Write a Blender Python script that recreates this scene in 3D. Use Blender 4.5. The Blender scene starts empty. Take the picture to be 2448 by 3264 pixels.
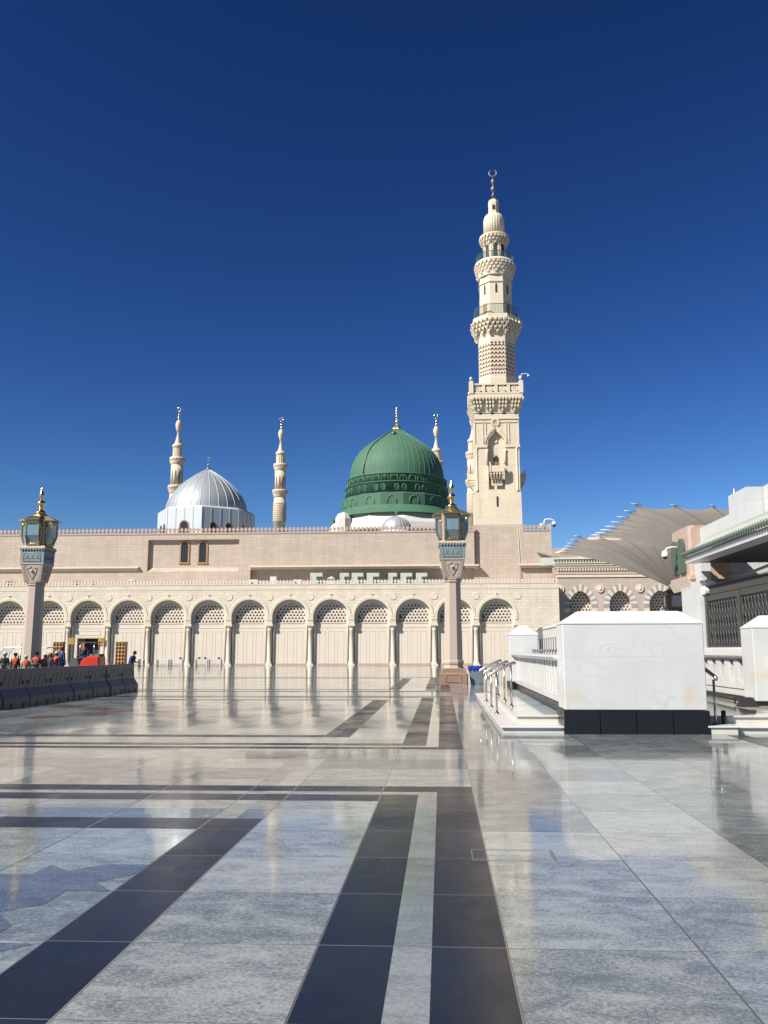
import bpy, bmesh, math, random
from math import sin, cos, pi, radians, sqrt
from mathutils import Vector, Matrix
random.seed(7)
SC = bpy.context.scene
COL = SC.collection
# ------------------------------------------------------------------ camera model
F, PITCH, YAW, ROLL, EYE, PPX = 2718.14, .16063, .053031, -.002088, 1.6, 1261.05   # focal length in pixels of a 2448x3264 frame
def cam_axes():
    fwd = Vector((-sin(YAW)*cos(PITCH), cos(YAW)*cos(PITCH), sin(PITCH)))
    right = Vector((cos(YAW), sin(YAW), 0)); up = right.cross(fwd)
    c, s = cos(ROLL), sin(ROLL)
    return c*right+s*up, -s*right+c*up, fwd
CA, CB, CC = cam_axes()
def ray(u, v): return CA*((u-PPX)/F) - CB*((v-1632)/F) + CC
def G(u, v, z=0.0):
    d = ray(u, v); k = (z-EYE)/d.z; return d.x*k, d.y*k
def P(u, v, Y):
    d = ray(u, v); k = Y/d.y; return d.x*k, EYE+d.z*k
def X_(u, v, Y): return P(u, v, Y)[0]
def Z_(u, v, Y): return P(u, v, Y)[1]
# ------------------------------------------------------------------ mesh builder
class MB:
    def __init__(s): s.v = []; s.f = []; s.sm = []
    def add(s, vs, fs, smooth=False):
        o = len(s.v); s.v += [tuple(p) for p in vs]
        for f in fs: s.f.append([i+o for i in f]); s.sm.append(smooth)
        return s
    def box(s, x0, x1, y0, y1, z0, z1):
        return s.add([(x0,y0,z0),(x1,y0,z0),(x1,y1,z0),(x0,y1,z0),(x0,y0,z1),(x1,y0,z1),(x1,y1,z1),(x0,y1,z1)],
            [(0,3,2,1),(4,5,6,7),(0,1,5,4),(1,2,6,5),(2,3,7,6),(3,0,4,7)])
    def bbox(s, x0, x1, y0, y1, z0, z1, b=.01):   # bevelled box
        def sec(z, d): return [(x0+d,y0,z),(x1-d,y0,z),(x1,y0+d,z),(x1,y1-d,z),(x1-d,y1,z),(x0+d,y1,z),(x0,y1-d,z),(x0,y0+d,z)]
        def ins(z, d): return [(x0+d,y0+b,z),(x1-d,y0+b,z),(x1-b,y0+d,z),(x1-b,y1-d,z),(x1-d,y1-b,z),(x0+d,y1-b,z),(x0+b,y1-d,z),(x0+b,y0+d,z)]
        rings = [ins(z0, b*1.6), sec(z0+b, b), sec(z1-b, b), ins(z1, b*1.6)]
        return s.loft(rings)
    def loft(s, rings, cap=True, smooth=False, closed=True):
        n = len(rings[0]); vs = [p for r in rings for p in r]; fs = []
        for k in range(len(rings)-1):
            for i in range(n if closed else n-1):
                j = (i+1) % n
                fs.append((k*n+i, k*n+j, (k+1)*n+j, (k+1)*n+i))
        o = len(s.f); s.add(vs, fs, smooth)
        if cap and closed:
            s.add(rings[0], [tuple(range(n-1, -1, -1))]); s.add(rings[-1], [tuple(range(n))])
        return s
    def lathe(s, prof, cx=0, cy=0, n=24, ph=0, smooth=True, cap=True, sx=1, sy=1, a0=0, a1=None):
        rings = []
        for r, z in prof:
            if a1 is None: rings.append([(cx+sx*r*cos(ph+2*pi*i/n), cy+sy*r*sin(ph+2*pi*i/n), z) for i in range(n)])
        return s.loft(rings, cap, smooth)
    def square(s, prof, cx, cy):    # square lathe: half width, z
        return s.loft([[(cx-r,cy-r,z),(cx+r,cy-r,z),(cx+r,cy+r,z),(cx-r,cy+r,z)] for r, z in prof])
    def prism(s, poly, y0, y1):      # polygon in x,z extruded along y (counter-clockwise seen from -y)
        n = len(poly)
        a = [(x, y0, z) for x, z in poly]; b = [(x, y1, z) for x, z in poly]
        fs = [tuple(range(n)), tuple(range(2*n-1, n-1, -1))]
        for i in range(n):
            j = (i+1) % n; fs.append((i, n+i, n+j, j))
        return s.add(a+b, fs)
    def prism_x(s, poly, x0, x1):    # polygon in y,z extruded along x
        n = len(poly)
        a = [(x0, y, z) for y, z in poly]; b = [(x1, y, z) for y, z in poly]
        fs = [tuple(range(n-1, -1, -1)), tuple(range(n, 2*n))]
        for i in range(n):
            j = (i+1) % n; fs.append((i, j, n+j, n+i))
        return s.add(a+b, fs)
    def slab(s, poly, z0, z1):       # polygon in x,y extruded along z
        n = len(poly)
        a = [(x, y, z0) for x, y in poly]; b = [(x, y, z1) for x, y in poly]
        fs = [tuple(range(n-1, -1, -1)), tuple(range(n, 2*n))]
        for i in range(n):
            j = (i+1) % n; fs.append((i, j, n+j, n+i))
        return s.add(a+b, fs)
    def tube(s, pts, r, n=6, smooth=True, closed=False, cap=True):
        pts = [Vector(p) for p in pts]; m = len(pts); rings = []
        rr = r if isinstance(r, (list, tuple)) else [r]*m
        prev = None
        for i, p in enumerate(pts):
            if closed: d = pts[(i+1) % m]-pts[i-1]
            else: d = pts[min(i+1, m-1)]-pts[max(i-1, 0)]
            d.normalize()
            if prev is None:
                a = Vector((0,0,1)) if abs(d.z) < .9 else Vector((1,0,0))
                e = d.cross(a).normalized()
            else:
                e = (prev-d*prev.dot(d)).normalized()
            prev = e; g = d.cross(e)
            rings.append([tuple(p+(e*cos(2*pi*k/n)+g*sin(2*pi*k/n))*rr[i]) for k in range(n)])
        if closed: rings.append(rings[0]); cap = False
        return s.loft(rings, cap, smooth)
    def ball(s, c, r, n=12, m=8, sx=1, sy=1, sz=1):
        prof = [(max(r*sin(pi*k/m), 1e-4), c[2]-r*sz*cos(pi*k/m)) for k in range(m+1)]
        return s.lathe(prof, c[0], c[1], n, sx=sx, sy=sy, cap=False)
    def cyl(s, cx, cy, z0, z1, r, n=16): return s.lathe([(r,z0),(r,z1)], cx, cy, n)
    def arch(s, xc, hb, z0, z1, pts, y0, y1, back=False):
        # wall panel between xc-hb..xc+hb and z0..z1 with the opening outlined by pts (left spring to right spring)
        L, R = pts[0][0], pts[-1][0]
        ys = [y0] + ([y1] if back else [])
        for y in ys:
            if L-(xc-hb) > 1e-3: s.add([(xc-hb,y,z0),(L,y,z0),(L,y,z1),(xc-hb,y,z1)], [(0,1,2,3)])
            if xc+hb-R > 1e-3: s.add([(R,y,z0),(xc+hb,y,z0),(xc+hb,y,z1),(R,y,z1)], [(0,1,2,3)])
            vs = []; fs = []
            for i, (x, z) in enumerate(pts): vs += [(x,y,z),(x,y,z1)]
            for i in range(len(pts)-1):
                if abs(pts[i][0]-pts[i+1][0]) > 1e-5: fs.append((2*i,2*i+2,2*i+3,2*i+1))
            s.add(vs, fs)
        vs = []; fs = []
        for x, z in pts: vs += [(x,y0,z),(x,y1,z)]
        for i in range(len(pts)-1): fs.append((2*i,2*i+1,2*i+3,2*i+2))
        return s.add(vs, fs)
    def moved(s, M):
        s.v = [tuple(M @ Vector(p)) for p in s.v]; return s
    def merge(s, o, M=None):
        return s.addraw([tuple(M @ Vector(p)) for p in o.v] if M else o.v, o.f, o.sm)
    def addraw(s, vs, fs, sm):
        o = len(s.v); s.v += vs
        s.f += [[i+o for i in f] for f in fs]; s.sm += sm
        return s
def round_arch(xc, r, zc, z0, n=24, pointed=0.0):
    pts = [(xc-r, z0)]
    for i in range(n+1):
        a = pi-pi*i/n
        x = r*cos(a); z = r*sin(a)
        if pointed: z = z*(1+pointed*(1-abs(x)/r)**1.3)
        pts.append((xc+x, zc+z))
    pts.append((xc+r, z0))
    return pts
# ------------------------------------------------------------------ scene helpers
def tag(o, label=None, cat=None, group=None, kind=None):
    if label: o['label'] = label
    if cat: o['category'] = cat
    if group: o['group'] = group
    if kind: o['kind'] = kind
    return o
def thing(name, loc, label, cat, group=None):
    o = bpy.data.objects.new(name, None); COL.objects.link(o); o.location = loc
    o.empty_display_size = .3
    return tag(o, label, cat, group)
def root_of(o):
    while o.parent: o = o.parent
    return o
def part(name, mb, mat, parent=None, recalc=True, label=None):
    """links the collected shape as ONE mesh object; coordinates in mb are world coordinates"""
    off = Vector(root_of(parent).location) if parent else Vector((0,0,0))
    me = bpy.data.meshes.new(name)
    me.from_pydata([tuple(Vector(p)-off) for p in mb.v], [], mb.f)
    me.polygons.foreach_set('use_smooth', mb.sm)
    if recalc:
        bm = bmesh.new(); bm.from_mesh(me)
        bmesh.ops.remove_doubles(bm, verts=bm.verts, dist=1e-4)
        bmesh.ops.recalc_face_normals(bm, faces=bm.faces)
        bm.to_mesh(me); bm.free()
    me.materials.append(mat)
    o = bpy.data.objects.new(name, me); COL.objects.link(o)
    if parent: o.parent = parent
    if label: o['label'] = label
    return o
def solo(name, mb, mat, label, cat, group=None):      # a thing that is one mesh, origin at its base
    xs = [p[0] for p in mb.v]; ys = [p[1] for p in mb.v]; zs = [p[2] for p in mb.v]
    o = part(name, mb, mat)
    c = Vector(((min(xs)+max(xs))/2, (min(ys)+max(ys))/2, min(zs)))
    o.data.transform(Matrix.Translation(-c)); o.location = c
    return tag(o, label, cat, group)
def struct(name, mb, mat, kind='structure'):
    return tag(part(name, mb, mat), kind=kind)
def copy_tree(o, parent=None):
    c = o.copy(); COL.objects.link(c)
    if parent: c.parent = parent
    for ch in list(o.children): copy_tree(ch, c)
    return c
# ------------------------------------------------------------------ materials
def newmat(name):
    m = bpy.data.materials.new(name); m.use_nodes = True
    nt = m.node_tree; b = nt.nodes['Principled BSDF']
    return m, nt, b
def N(nt, t, **kw):
    n = nt.nodes.new(t)
    for k, v in kw.items():
        if k.startswith('i_'): n.inputs[int(k[2:])].default_value = v
        else: setattr(n, k, v)
    return n
def L(nt, a, b): nt.links.new(a, b)
def math_(nt, op, a, b=None, clamp=False):
    n = nt.nodes.new('ShaderNodeMath'); n.operation = op; n.use_clamp = clamp
    for i, x in enumerate([a, b]):
        if x is None: continue
        if isinstance(x, (int, float)): n.inputs[i].default_value = x
        else: nt.links.new(x, n.inputs[i])
    return n.outputs[0]
def mix_(nt, fac, a, b, bt='MIX'):
    n = nt.nodes.new('ShaderNodeMix'); n.data_type = 'RGBA'; n.blend_type = bt
    for i, x in ((0, fac), (6, a), (7, b)):
        if isinstance(x, (int, float)): n.inputs[i].default_value = x
        elif isinstance(x, (tuple, list)): n.inputs[i].default_value = tuple(x)+((1,) if len(x) == 3 else ())
        else: nt.links.new(x, n.inputs[i])
    return n.outputs[2]
KA = .68     # stone, paint and cloth albedos are kept at real world values, the exposure is set to suit
def sc3(c, k=None): return tuple(x*(KA if k is None else k) for x in c)
def plain(name, col, rough=.6, metal=0.0, var=.12, scale=3.0, spec=.5, bump=0.0, bscale=40):
    if metal < .5: col = sc3(col)
    m, nt, b = newmat(name)
    tc = N(nt, 'ShaderNodeTexCoord')
    no = N(nt, 'ShaderNodeTexNoise'); no.inputs['Scale'].default_value = scale; no.inputs['Detail'].default_value = 6
    L(nt, tc.outputs['Object'], no.inputs['Vector'])
    f = math_(nt, 'MULTIPLY_ADD', no.outputs['Fac'], 2*var); f.node.inputs[2].default_value = 1-var
    c = mix_(nt, 1.0, col, f, 'MULTIPLY')
    L(nt, c, b.inputs['Base Color'])
    b.inputs['Roughness'].default_value = rough; b.inputs['Metallic'].default_value = metal
    b.inputs['Specular IOR Level'].default_value = spec
    if bump:
        n2 = N(nt, 'ShaderNodeTexNoise'); n2.inputs['Scale'].default_value = bscale; n2.inputs['Detail'].default_value = 4
        L(nt, tc.outputs['Object'], n2.inputs['Vector'])
        bp = N(nt, 'ShaderNodeBump'); bp.inputs['Strength'].default_value = bump; bp.inputs['Distance'].default_value = .02
        L(nt, n2.outputs['Fac'], bp.inputs['Height']); L(nt, bp.outputs[0], b.inputs['Normal'])
    return m
def masonry(name, col, w=1.2, h=.42, joint=.02, jd=.72, var=.10, rough=.75, shift=.5):
    """coursed stone: block joints from a brick pattern laid out on the wall, block to block tone, weather streaks"""
    col = sc3(col); m, nt, b = newmat(name)
    tc = N(nt, 'ShaderNodeTexCoord'); sp = N(nt, 'ShaderNodeSeparateXYZ'); L(nt, tc.outputs['Object'], sp.inputs[0])
    xy = math_(nt, 'ADD', sp.outputs[0], sp.outputs[1])
    cb = N(nt, 'ShaderNodeCombineXYZ'); L(nt, xy, cb.inputs[0]); L(nt, sp.outputs[2], cb.inputs[1])
    br = N(nt, 'ShaderNodeTexBrick'); L(nt, cb.outputs[0], br.inputs['Vector'])
    br.offset = shift
    br.inputs['Scale'].default_value = 1; br.inputs['Brick Width'].default_value = w; br.inputs['Row Height'].default_value = h
    br.inputs['Mortar Size'].default_value = joint; br.inputs['Mortar Smooth'].default_value = .1
    c0 = tuple(x*(1-var) for x in col); c1 = tuple(min(1, x*(1+var*.5)) for x in col)
    br.inputs['Color1'].default_value = c0+(1,); br.inputs['Color2'].default_value = c1+(1,)
    br.inputs['Mortar'].default_value = tuple(x*jd for x in col)+(1,)
    no = N(nt, 'ShaderNodeTexNoise'); no.inputs['Scale'].default_value = .35; no.inputs['Detail'].default_value = 8; no.inputs['Roughness'].default_value = .65
    L(nt, tc.outputs['Object'], no.inputs['Vector'])
    f = math_(nt, 'MULTIPLY_ADD', no.outputs['Fac'], .38); f.node.inputs[2].default_value = .81
    # faint vertical rain streaks
    mp = N(nt, 'ShaderNodeMapping'); mp.inputs['Scale'].default_value = (2.2, 2.2, .12); L(nt, tc.outputs['Object'], mp.inputs[0])
    n3 = N(nt, 'ShaderNodeTexNoise'); n3.inputs['Scale'].default_value = 1.0; n3.inputs['Detail'].default_value = 5; L(nt, mp.outputs[0], n3.inputs['Vector'])
    g = math_(nt, 'MULTIPLY_ADD', n3.outputs['Fac'], .3); g.node.inputs[2].default_value = .85
    c = mix_(nt, 1.0, br.outputs['Color'], math_(nt, 'MULTIPLY', f, g), 'MULTIPLY')
    L(nt, c, b.inputs['Base Color'])
    b.inputs['Roughness'].default_value = rough; b.inputs['Specular IOR Level'].default_value = .3
    bp = N(nt, 'ShaderNodeBump'); bp.inputs['Strength'].default_value = .5; bp.inputs['Distance'].default_value = .012
    inv = math_(nt, 'SUBTRACT', 1.0, br.outputs['Fac']); L(nt, inv, bp.inputs['Height']); L(nt, bp.outputs[0], b.inputs['Normal'])
    return m
def marble(name, col, rough=.18, vein=(.55,.56,.58), stain=0.0, sz=1.6, joints=None):
    col = sc3(col); vein = sc3(vein)
    m, nt, b = newmat(name)
    tc = N(nt, 'ShaderNodeTexCoord')
    n1 = N(nt, 'ShaderNodeTexNoise'); n1.inputs['Scale'].default_value = sz; n1.inputs['Detail'].default_value = 9; n1.inputs['Distortion'].default_value = 1.2
    L(nt, tc.outputs['Object'], n1.inputs['Vector'])
    r = N(nt, 'ShaderNodeValToRGB'); e = r.color_ramp.elements
    e[0].position = .485; e[0].color = (0,0,0,1); e[1].position = .5; e[1].color = (1,1,1,1)
    x = r.color_ramp.elements.new(.515); x.color = (0,0,0,1)
    L(nt, n1.outputs['Fac'], r.inputs[0])
    n2 = N(nt, 'ShaderNodeTexNoise'); n2.inputs['Scale'].default_value = 1.1; n2.inputs['Detail'].default_value = 7
    L(nt, tc.outputs['Object'], n2.inputs['Vector'])
    f = math_(nt, 'MULTIPLY_ADD', n2.outputs['Fac'], .3); f.node.inputs[2].default_value = .85
    thin = math_(nt, 'MULTIPLY', r.outputs[0], math_(nt, 'MULTIPLY', math_(nt, 'POWER', n2.outputs['Fac'], 4.0), 3.2))
    c = mix_(nt, 1.0, mix_(nt, thin, col, vein), f, 'MULTIPLY')
    if stain:
        sp = N(nt, 'ShaderNodeSeparateXYZ'); L(nt, tc.outputs['Object'], sp.inputs[0])
        hz = math_(nt, 'SUBTRACT', 1.0, math_(nt, 'MULTIPLY', math_(nt, 'ABSOLUTE', math_(nt, 'SUBTRACT', sp.outputs[2], .72)), 2.6), True)
        n4 = N(nt, 'ShaderNodeTexNoise'); n4.inputs['Scale'].default_value = 1.7; n4.inputs['Detail'].default_value = 7; L(nt, tc.outputs['Object'], n4.inputs['Vector'])
        st = math_(nt, 'MULTIPLY', hz, math_(nt, 'MULTIPLY', math_(nt, 'SUBTRACT', n4.outputs['Fac'], .46), 3.2*stain, True), True)
        c = mix_(nt, st, c, sc3((.66,.56,.38)))
    if joints:
        sp = N(nt, 'ShaderNodeSeparateXYZ'); L(nt, tc.outputs['Object'], sp.inputs[0])
        cb = N(nt, 'ShaderNodeCombineXYZ'); L(nt, math_(nt, 'ADD', sp.outputs[0], sp.outputs[1]), cb.inputs[0]); L(nt, sp.outputs[2], cb.inputs[1])
        br = N(nt, 'ShaderNodeTexBrick'); br.offset = 0; L(nt, cb.outputs[0], br.inputs['Vector'])
        br.inputs['Scale'].default_value = 1; br.inputs['Brick Width'].default_value = joints[0]; br.inputs['Row Height'].default_value = joints[1]
        br.inputs['Mortar Size'].default_value = joints[2]; br.inputs['Color1'].default_value = (.95,.95,.95,1); br.inputs['Color2'].default_value = (1,1,1,1)
        br.inputs['Mortar'].default_value = (.72,.72,.72,1)
        c = mix_(nt, 1.0, c, br.outputs['Color'], 'MULTIPLY')
    L(nt, c, b.inputs['Base Color'])
    b.inputs['Roughness'].default_value = rough
    return m
M = {}
M['cream'] = masonry('cream_stone', (.80,.71,.575), .70, .33, .010, .70, .07)
M['creamp'] = plain('cream_carved_stone', (.80,.70,.56), .75, var=.09, scale=1.3, spec=.3, bump=.15)
M['panel'] = plain('pinkish_cream_cladding', (.80,.705,.585), .6, var=.06, scale=.8, spec=.35)
M['pink'] = masonry('pink_granite_blocks', (.60,.495,.41), 1.0, .34, .012, .78, .07)
M['pinkp'] = plain('pink_granite', (.55,.41,.33), .5, var=.14, scale=6, spec=.4, bump=.1)
M['pinklamp'] = plain('pink_lamp_granite', (.56,.455,.375), .45, var=.16, scale=30, spec=.45)
M['greystone'] = plain('grey_voussoir_stone', (.36,.37,.36), .7, var=.1, scale=3)
M['edging'] = plain('dull_metal_edging', (.34,.33,.31), .4, .3, var=.15)
M['brownbase'] = plain('brown_granite', (.36,.23,.17), .35, var=.2, scale=25)
M['greygran'] = plain('blue_grey_granite', (.24,.29,.31), .45, var=.14, scale=20)
M['minaret'] = masonry('minaret_stone', (.80,.70,.53), 1.9, 2.1, .02, .86, .04)
M['minp'] = plain('minaret_carved_stone', (.80,.70,.54), .75, var=.10, scale=1.2, spec=.3, bump=.15)
M['minfar'] = plain('far_minaret_stone', (.74,.64,.50), .8, var=.10, scale=.4, spec=.25)
M['mindark'] = plain('shaded_minaret_opening', (.20,.14,.10), .8, var=.2)
M['chev'] = plain('rose_chevron_stone', (.56,.33,.27), .7, var=.12, scale=2)
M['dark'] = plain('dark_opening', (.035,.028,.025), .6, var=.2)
M['glassdk'] = plain('dark_window_glass', (.03,.035,.045), .12, var=.1)
M['brass'] = plain('brass', (.72,.50,.20), .22, 1.0, var=.08)
M['gold'] = plain('polished_gold', (.95,.62,.24), .3, 1.0, var=.05)
M['bronze'] = plain('aged_bronze', (.30,.25,.14), .35, .85, var=.2, scale=20)
M['bronzedk'] = plain('dark_bronze_gate', (.10,.095,.085), .45, .4, var=.2, scale=8)
M['steel'] = plain('brushed_steel', (.44,.43,.41), .27, 1.0, var=.05, scale=20)
M['iron'] = plain('weathered_finial_metal', (.20,.19,.19), .45, .6, var=.2)
M['green'] = None
M['railgreen'] = plain('green_railing_paint', (.09,.17,.15), .4, var=.15)
M['white'] = plain('white_paint', (.80,.80,.79), .4, var=.06)
M['whitestone'] = plain('white_plaster', (.82,.80,.74), .75, var=.06)
M['wood'] = plain('varnished_wood', (.34,.17,.07), .45, var=.25, scale=9)
M['woodlt'] = plain('orange_wood', (.52,.26,.09), .5, var=.2, scale=5)
M['signgold'] = plain('gold_sign_panel', (.58,.36,.08), .4, .2, var=.25, scale=12)
M['plastic'] = plain('dark_grey_plastic', (.145,.15,.158), .45, var=.18, scale=2.5, bump=.05)
M['plasticdk'] = plain('slot_shadow_plastic', (.03,.03,.035), .6, var=.1)
M['acgreen'] = plain('pale_green_cabinet', (.56,.60,.52), .5, var=.08)
M['acdk'] = plain('dark_green_grille', (.035,.07,.055), .6, var=.2, scale=30)
M['red'] = plain('red_machine_body', (.66,.045,.025), .3, var=.08)
M['machinegrey'] = plain('grey_machine_plastic', (.10,.11,.11), .4, var=.15)
M['rubber'] = plain('black_rubber', (.02,.02,.02), .7, var=.1)
M['bluebag'] = plain('blue_bin_liner', (.012,.05,.42), .3, var=.15, scale=15, bump=.4, bscale=18)
M['bin'] = plain('grey_blue_bin_plastic', (.20,.25,.29), .4, var=.08)
M['blackstone'] = marble('black_granite', (.008,.009,.013), .3, (.014,.015,.018), 0, 3)
M['blockmarble'] = marble('white_block_marble', (.71,.725,.73), .25, (.40,.41,.44), 1.2, 1.3)
M['wallmarble'] = marble('white_wall_marble', (.70,.715,.71), .3, (.5,.5,.52), .25, 1.3, (1.2,.9,.006))
M['cap'] = marble('white_cap_marble', (.78,.775,.75), .25, (.6,.6,.6), 0, 2)
M['stepmarble'] = marble('polished_step_marble', (.74,.71,.64), .1, (.5,.48,.44), 0, 2.4, (1.05,9,.004))
M['rooftile'] = plain('pale_green_roof_tile', (.50,.545,.485), .45, var=.15, scale=4)
M['tiledk'] = plain('dark_green_tile', (.03,.09,.065), .35, var=.2, scale=10)
M['shutter'] = plain('dark_green_lattice', (.09,.13,.10), .6, var=.45, scale=9, bump=.8, bscale=22)
M['jointgrey'] = plain('pale_grey_joint', (.55,.56,.56), .6)
M['tileend'] = plain('grey_green_tile_end', (.09,.13,.105), .5, var=.3, scale=12)
M['skin'] = plain('brown_skin', (.26,.13,.08), .5, var=.08)
M['orange'] = plain('orange_scarf', (.90,.10,.015), .8, var=.1, scale=30)
M['brownshirt'] = plain('dark_brown_jacket', (.10,.05,.03), .8, var=.2)
M['tanshirt'] = plain('tan_jacket', (.30,.24,.18), .8, var=.2)
M['greyjacket'] = plain('grey_jacket', (.12,.12,.13), .8, var=.2)
M['navy'] = plain('navy_cloth', (.02,.025,.045), .8, var=.2)
M['blueover'] = plain('blue_overall', (.012,.035,.16), .8, var=.2)
M['olive'] = plain('olive_cloth', (.10,.11,.08), .85, var=.3, scale=12)
M['capwhite'] = plain('white_cap_cloth', (.68,.66,.64), .85, var=.08)
M['capblack'] = plain('black_velvet_cap', (.012,.010,.012), .9, var=.1)
M['turban'] = plain('pink_checked_headscarf', (.42,.17,.18), .85, var=.35, scale=40)
M['trousers'] = plain('dark_trousers', (.05,.05,.06), .85, var=.15)
M['hair'] = plain('black_hair', (.012,.010,.009), .7, var=.1)
def glass(name, tint=(.75,.85,.9), rough=.05, alpha=.35):
    m, nt, b = newmat(name)
    b.inputs['Base Color'].default_value = tint+(1,); b.inputs['Roughness'].default_value = rough
    b.inputs['Alpha'].default_value = alpha; b.inputs['Specular IOR Level'].default_value = .8
    return m
M['lampglass'] = plain('lantern_glass', (.22,.31,.37), .08, 0, var=.25, scale=2.2, spec=1.0)
M['cartglass'] = glass('cart_windscreen', (.7,.85,.8), .05, .3)
M['railglass'] = glass('green_mesh_infill', (.03,.22,.18), .3, .07)
def dome_mat(name, col, rough, metal, n, lines=.004, var=.1):
    if metal < .5: col = sc3(col)
    m, nt, b = newmat(name)
    tc = N(nt, 'ShaderNodeTexCoord')
    no = N(nt, 'ShaderNodeTexNoise'); no.inputs['Scale'].default_value = .5; no.inputs['Detail'].default_value = 8; L(nt, tc.outputs['Object'], no.inputs['Vector'])
    mp = N(nt, 'ShaderNodeMapping'); mp.inputs['Scale'].default_value = (1.5, 1.5, .15); L(nt, tc.outputs['Object'], mp.inputs[0])
    n3 = N(nt, 'ShaderNodeTexNoise'); n3.inputs['Scale'].default_value = 1.2; n3.inputs['Detail'].default_value = 6; L(nt, mp.outputs[0], n3.inputs['Vector'])
    f = math_(nt, 'ADD', math_(nt, 'MULTIPLY', no.outputs['Fac'], 2*var), math_(nt, 'MULTIPLY', n3.outputs['Fac'], 2*var))
    f = math_(nt, 'ADD', f, 1-2*var)
    L(nt, mix_(nt, 1.0, col, f, 'MULTIPLY'), b.inputs['Base Color'])
    b.inputs['Roughness'].default_value = rough; b.inputs['Metallic'].default_value = metal
    return m
M['green'] = dome_mat('green_painted_lead', (.065,.175,.105), .72, 0, 40, var=.2)
M['greenlt'] = dome_mat('green_seam_paint', (.11,.26,.17), .6, 0, 40, var=.08)
M['silver'] = dome_mat('silver_lead_sheet', (.46,.50,.52), .5, .4, 24, var=.05)
M['drumwhite'] = dome_mat('pale_drum_sheet', (.66,.71,.74), .5, .1, 24, var=.05)
def fabric(name, col, trans=.35):
    col = sc3(col, .8)
    m, nt, b = newmat(name)
    tc = N(nt, 'ShaderNodeTexCoord')
    no = N(nt, 'ShaderNodeTexNoise'); no.inputs['Scale'].default_value = .6; no.inputs['Detail'].default_value = 7; L(nt, tc.outputs['Object'], no.inputs['Vector'])
    f = math_(nt, 'MULTIPLY_ADD', no.outputs['Fac'], .3); f.node.inputs[2].default_value = .85
    c = mix_(nt, 1.0, col, f, 'MULTIPLY')
    L(nt, c, b.inputs['Base Color']); b.inputs['Roughness'].default_value = .8
    tr = N(nt, 'ShaderNodeBsdfTranslucent'); L(nt, c, tr.inputs[0])
    mx = N(nt, 'ShaderNodeMixShader'); mx.inputs[0].default_value = trans
    out = nt.nodes['Material Output']
    L(nt, b.outputs[0], mx.inputs[1]); L(nt, tr.outputs[0], mx.inputs[2]); L(nt, mx.outputs[0], out.inputs[0])
    return m
M['canopy'] = fabric('sand_membrane', (.56,.50,.44), .46)
M['tent'] = fabric('pale_green_tent_cloth', (.62,.70,.64), .2)
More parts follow.
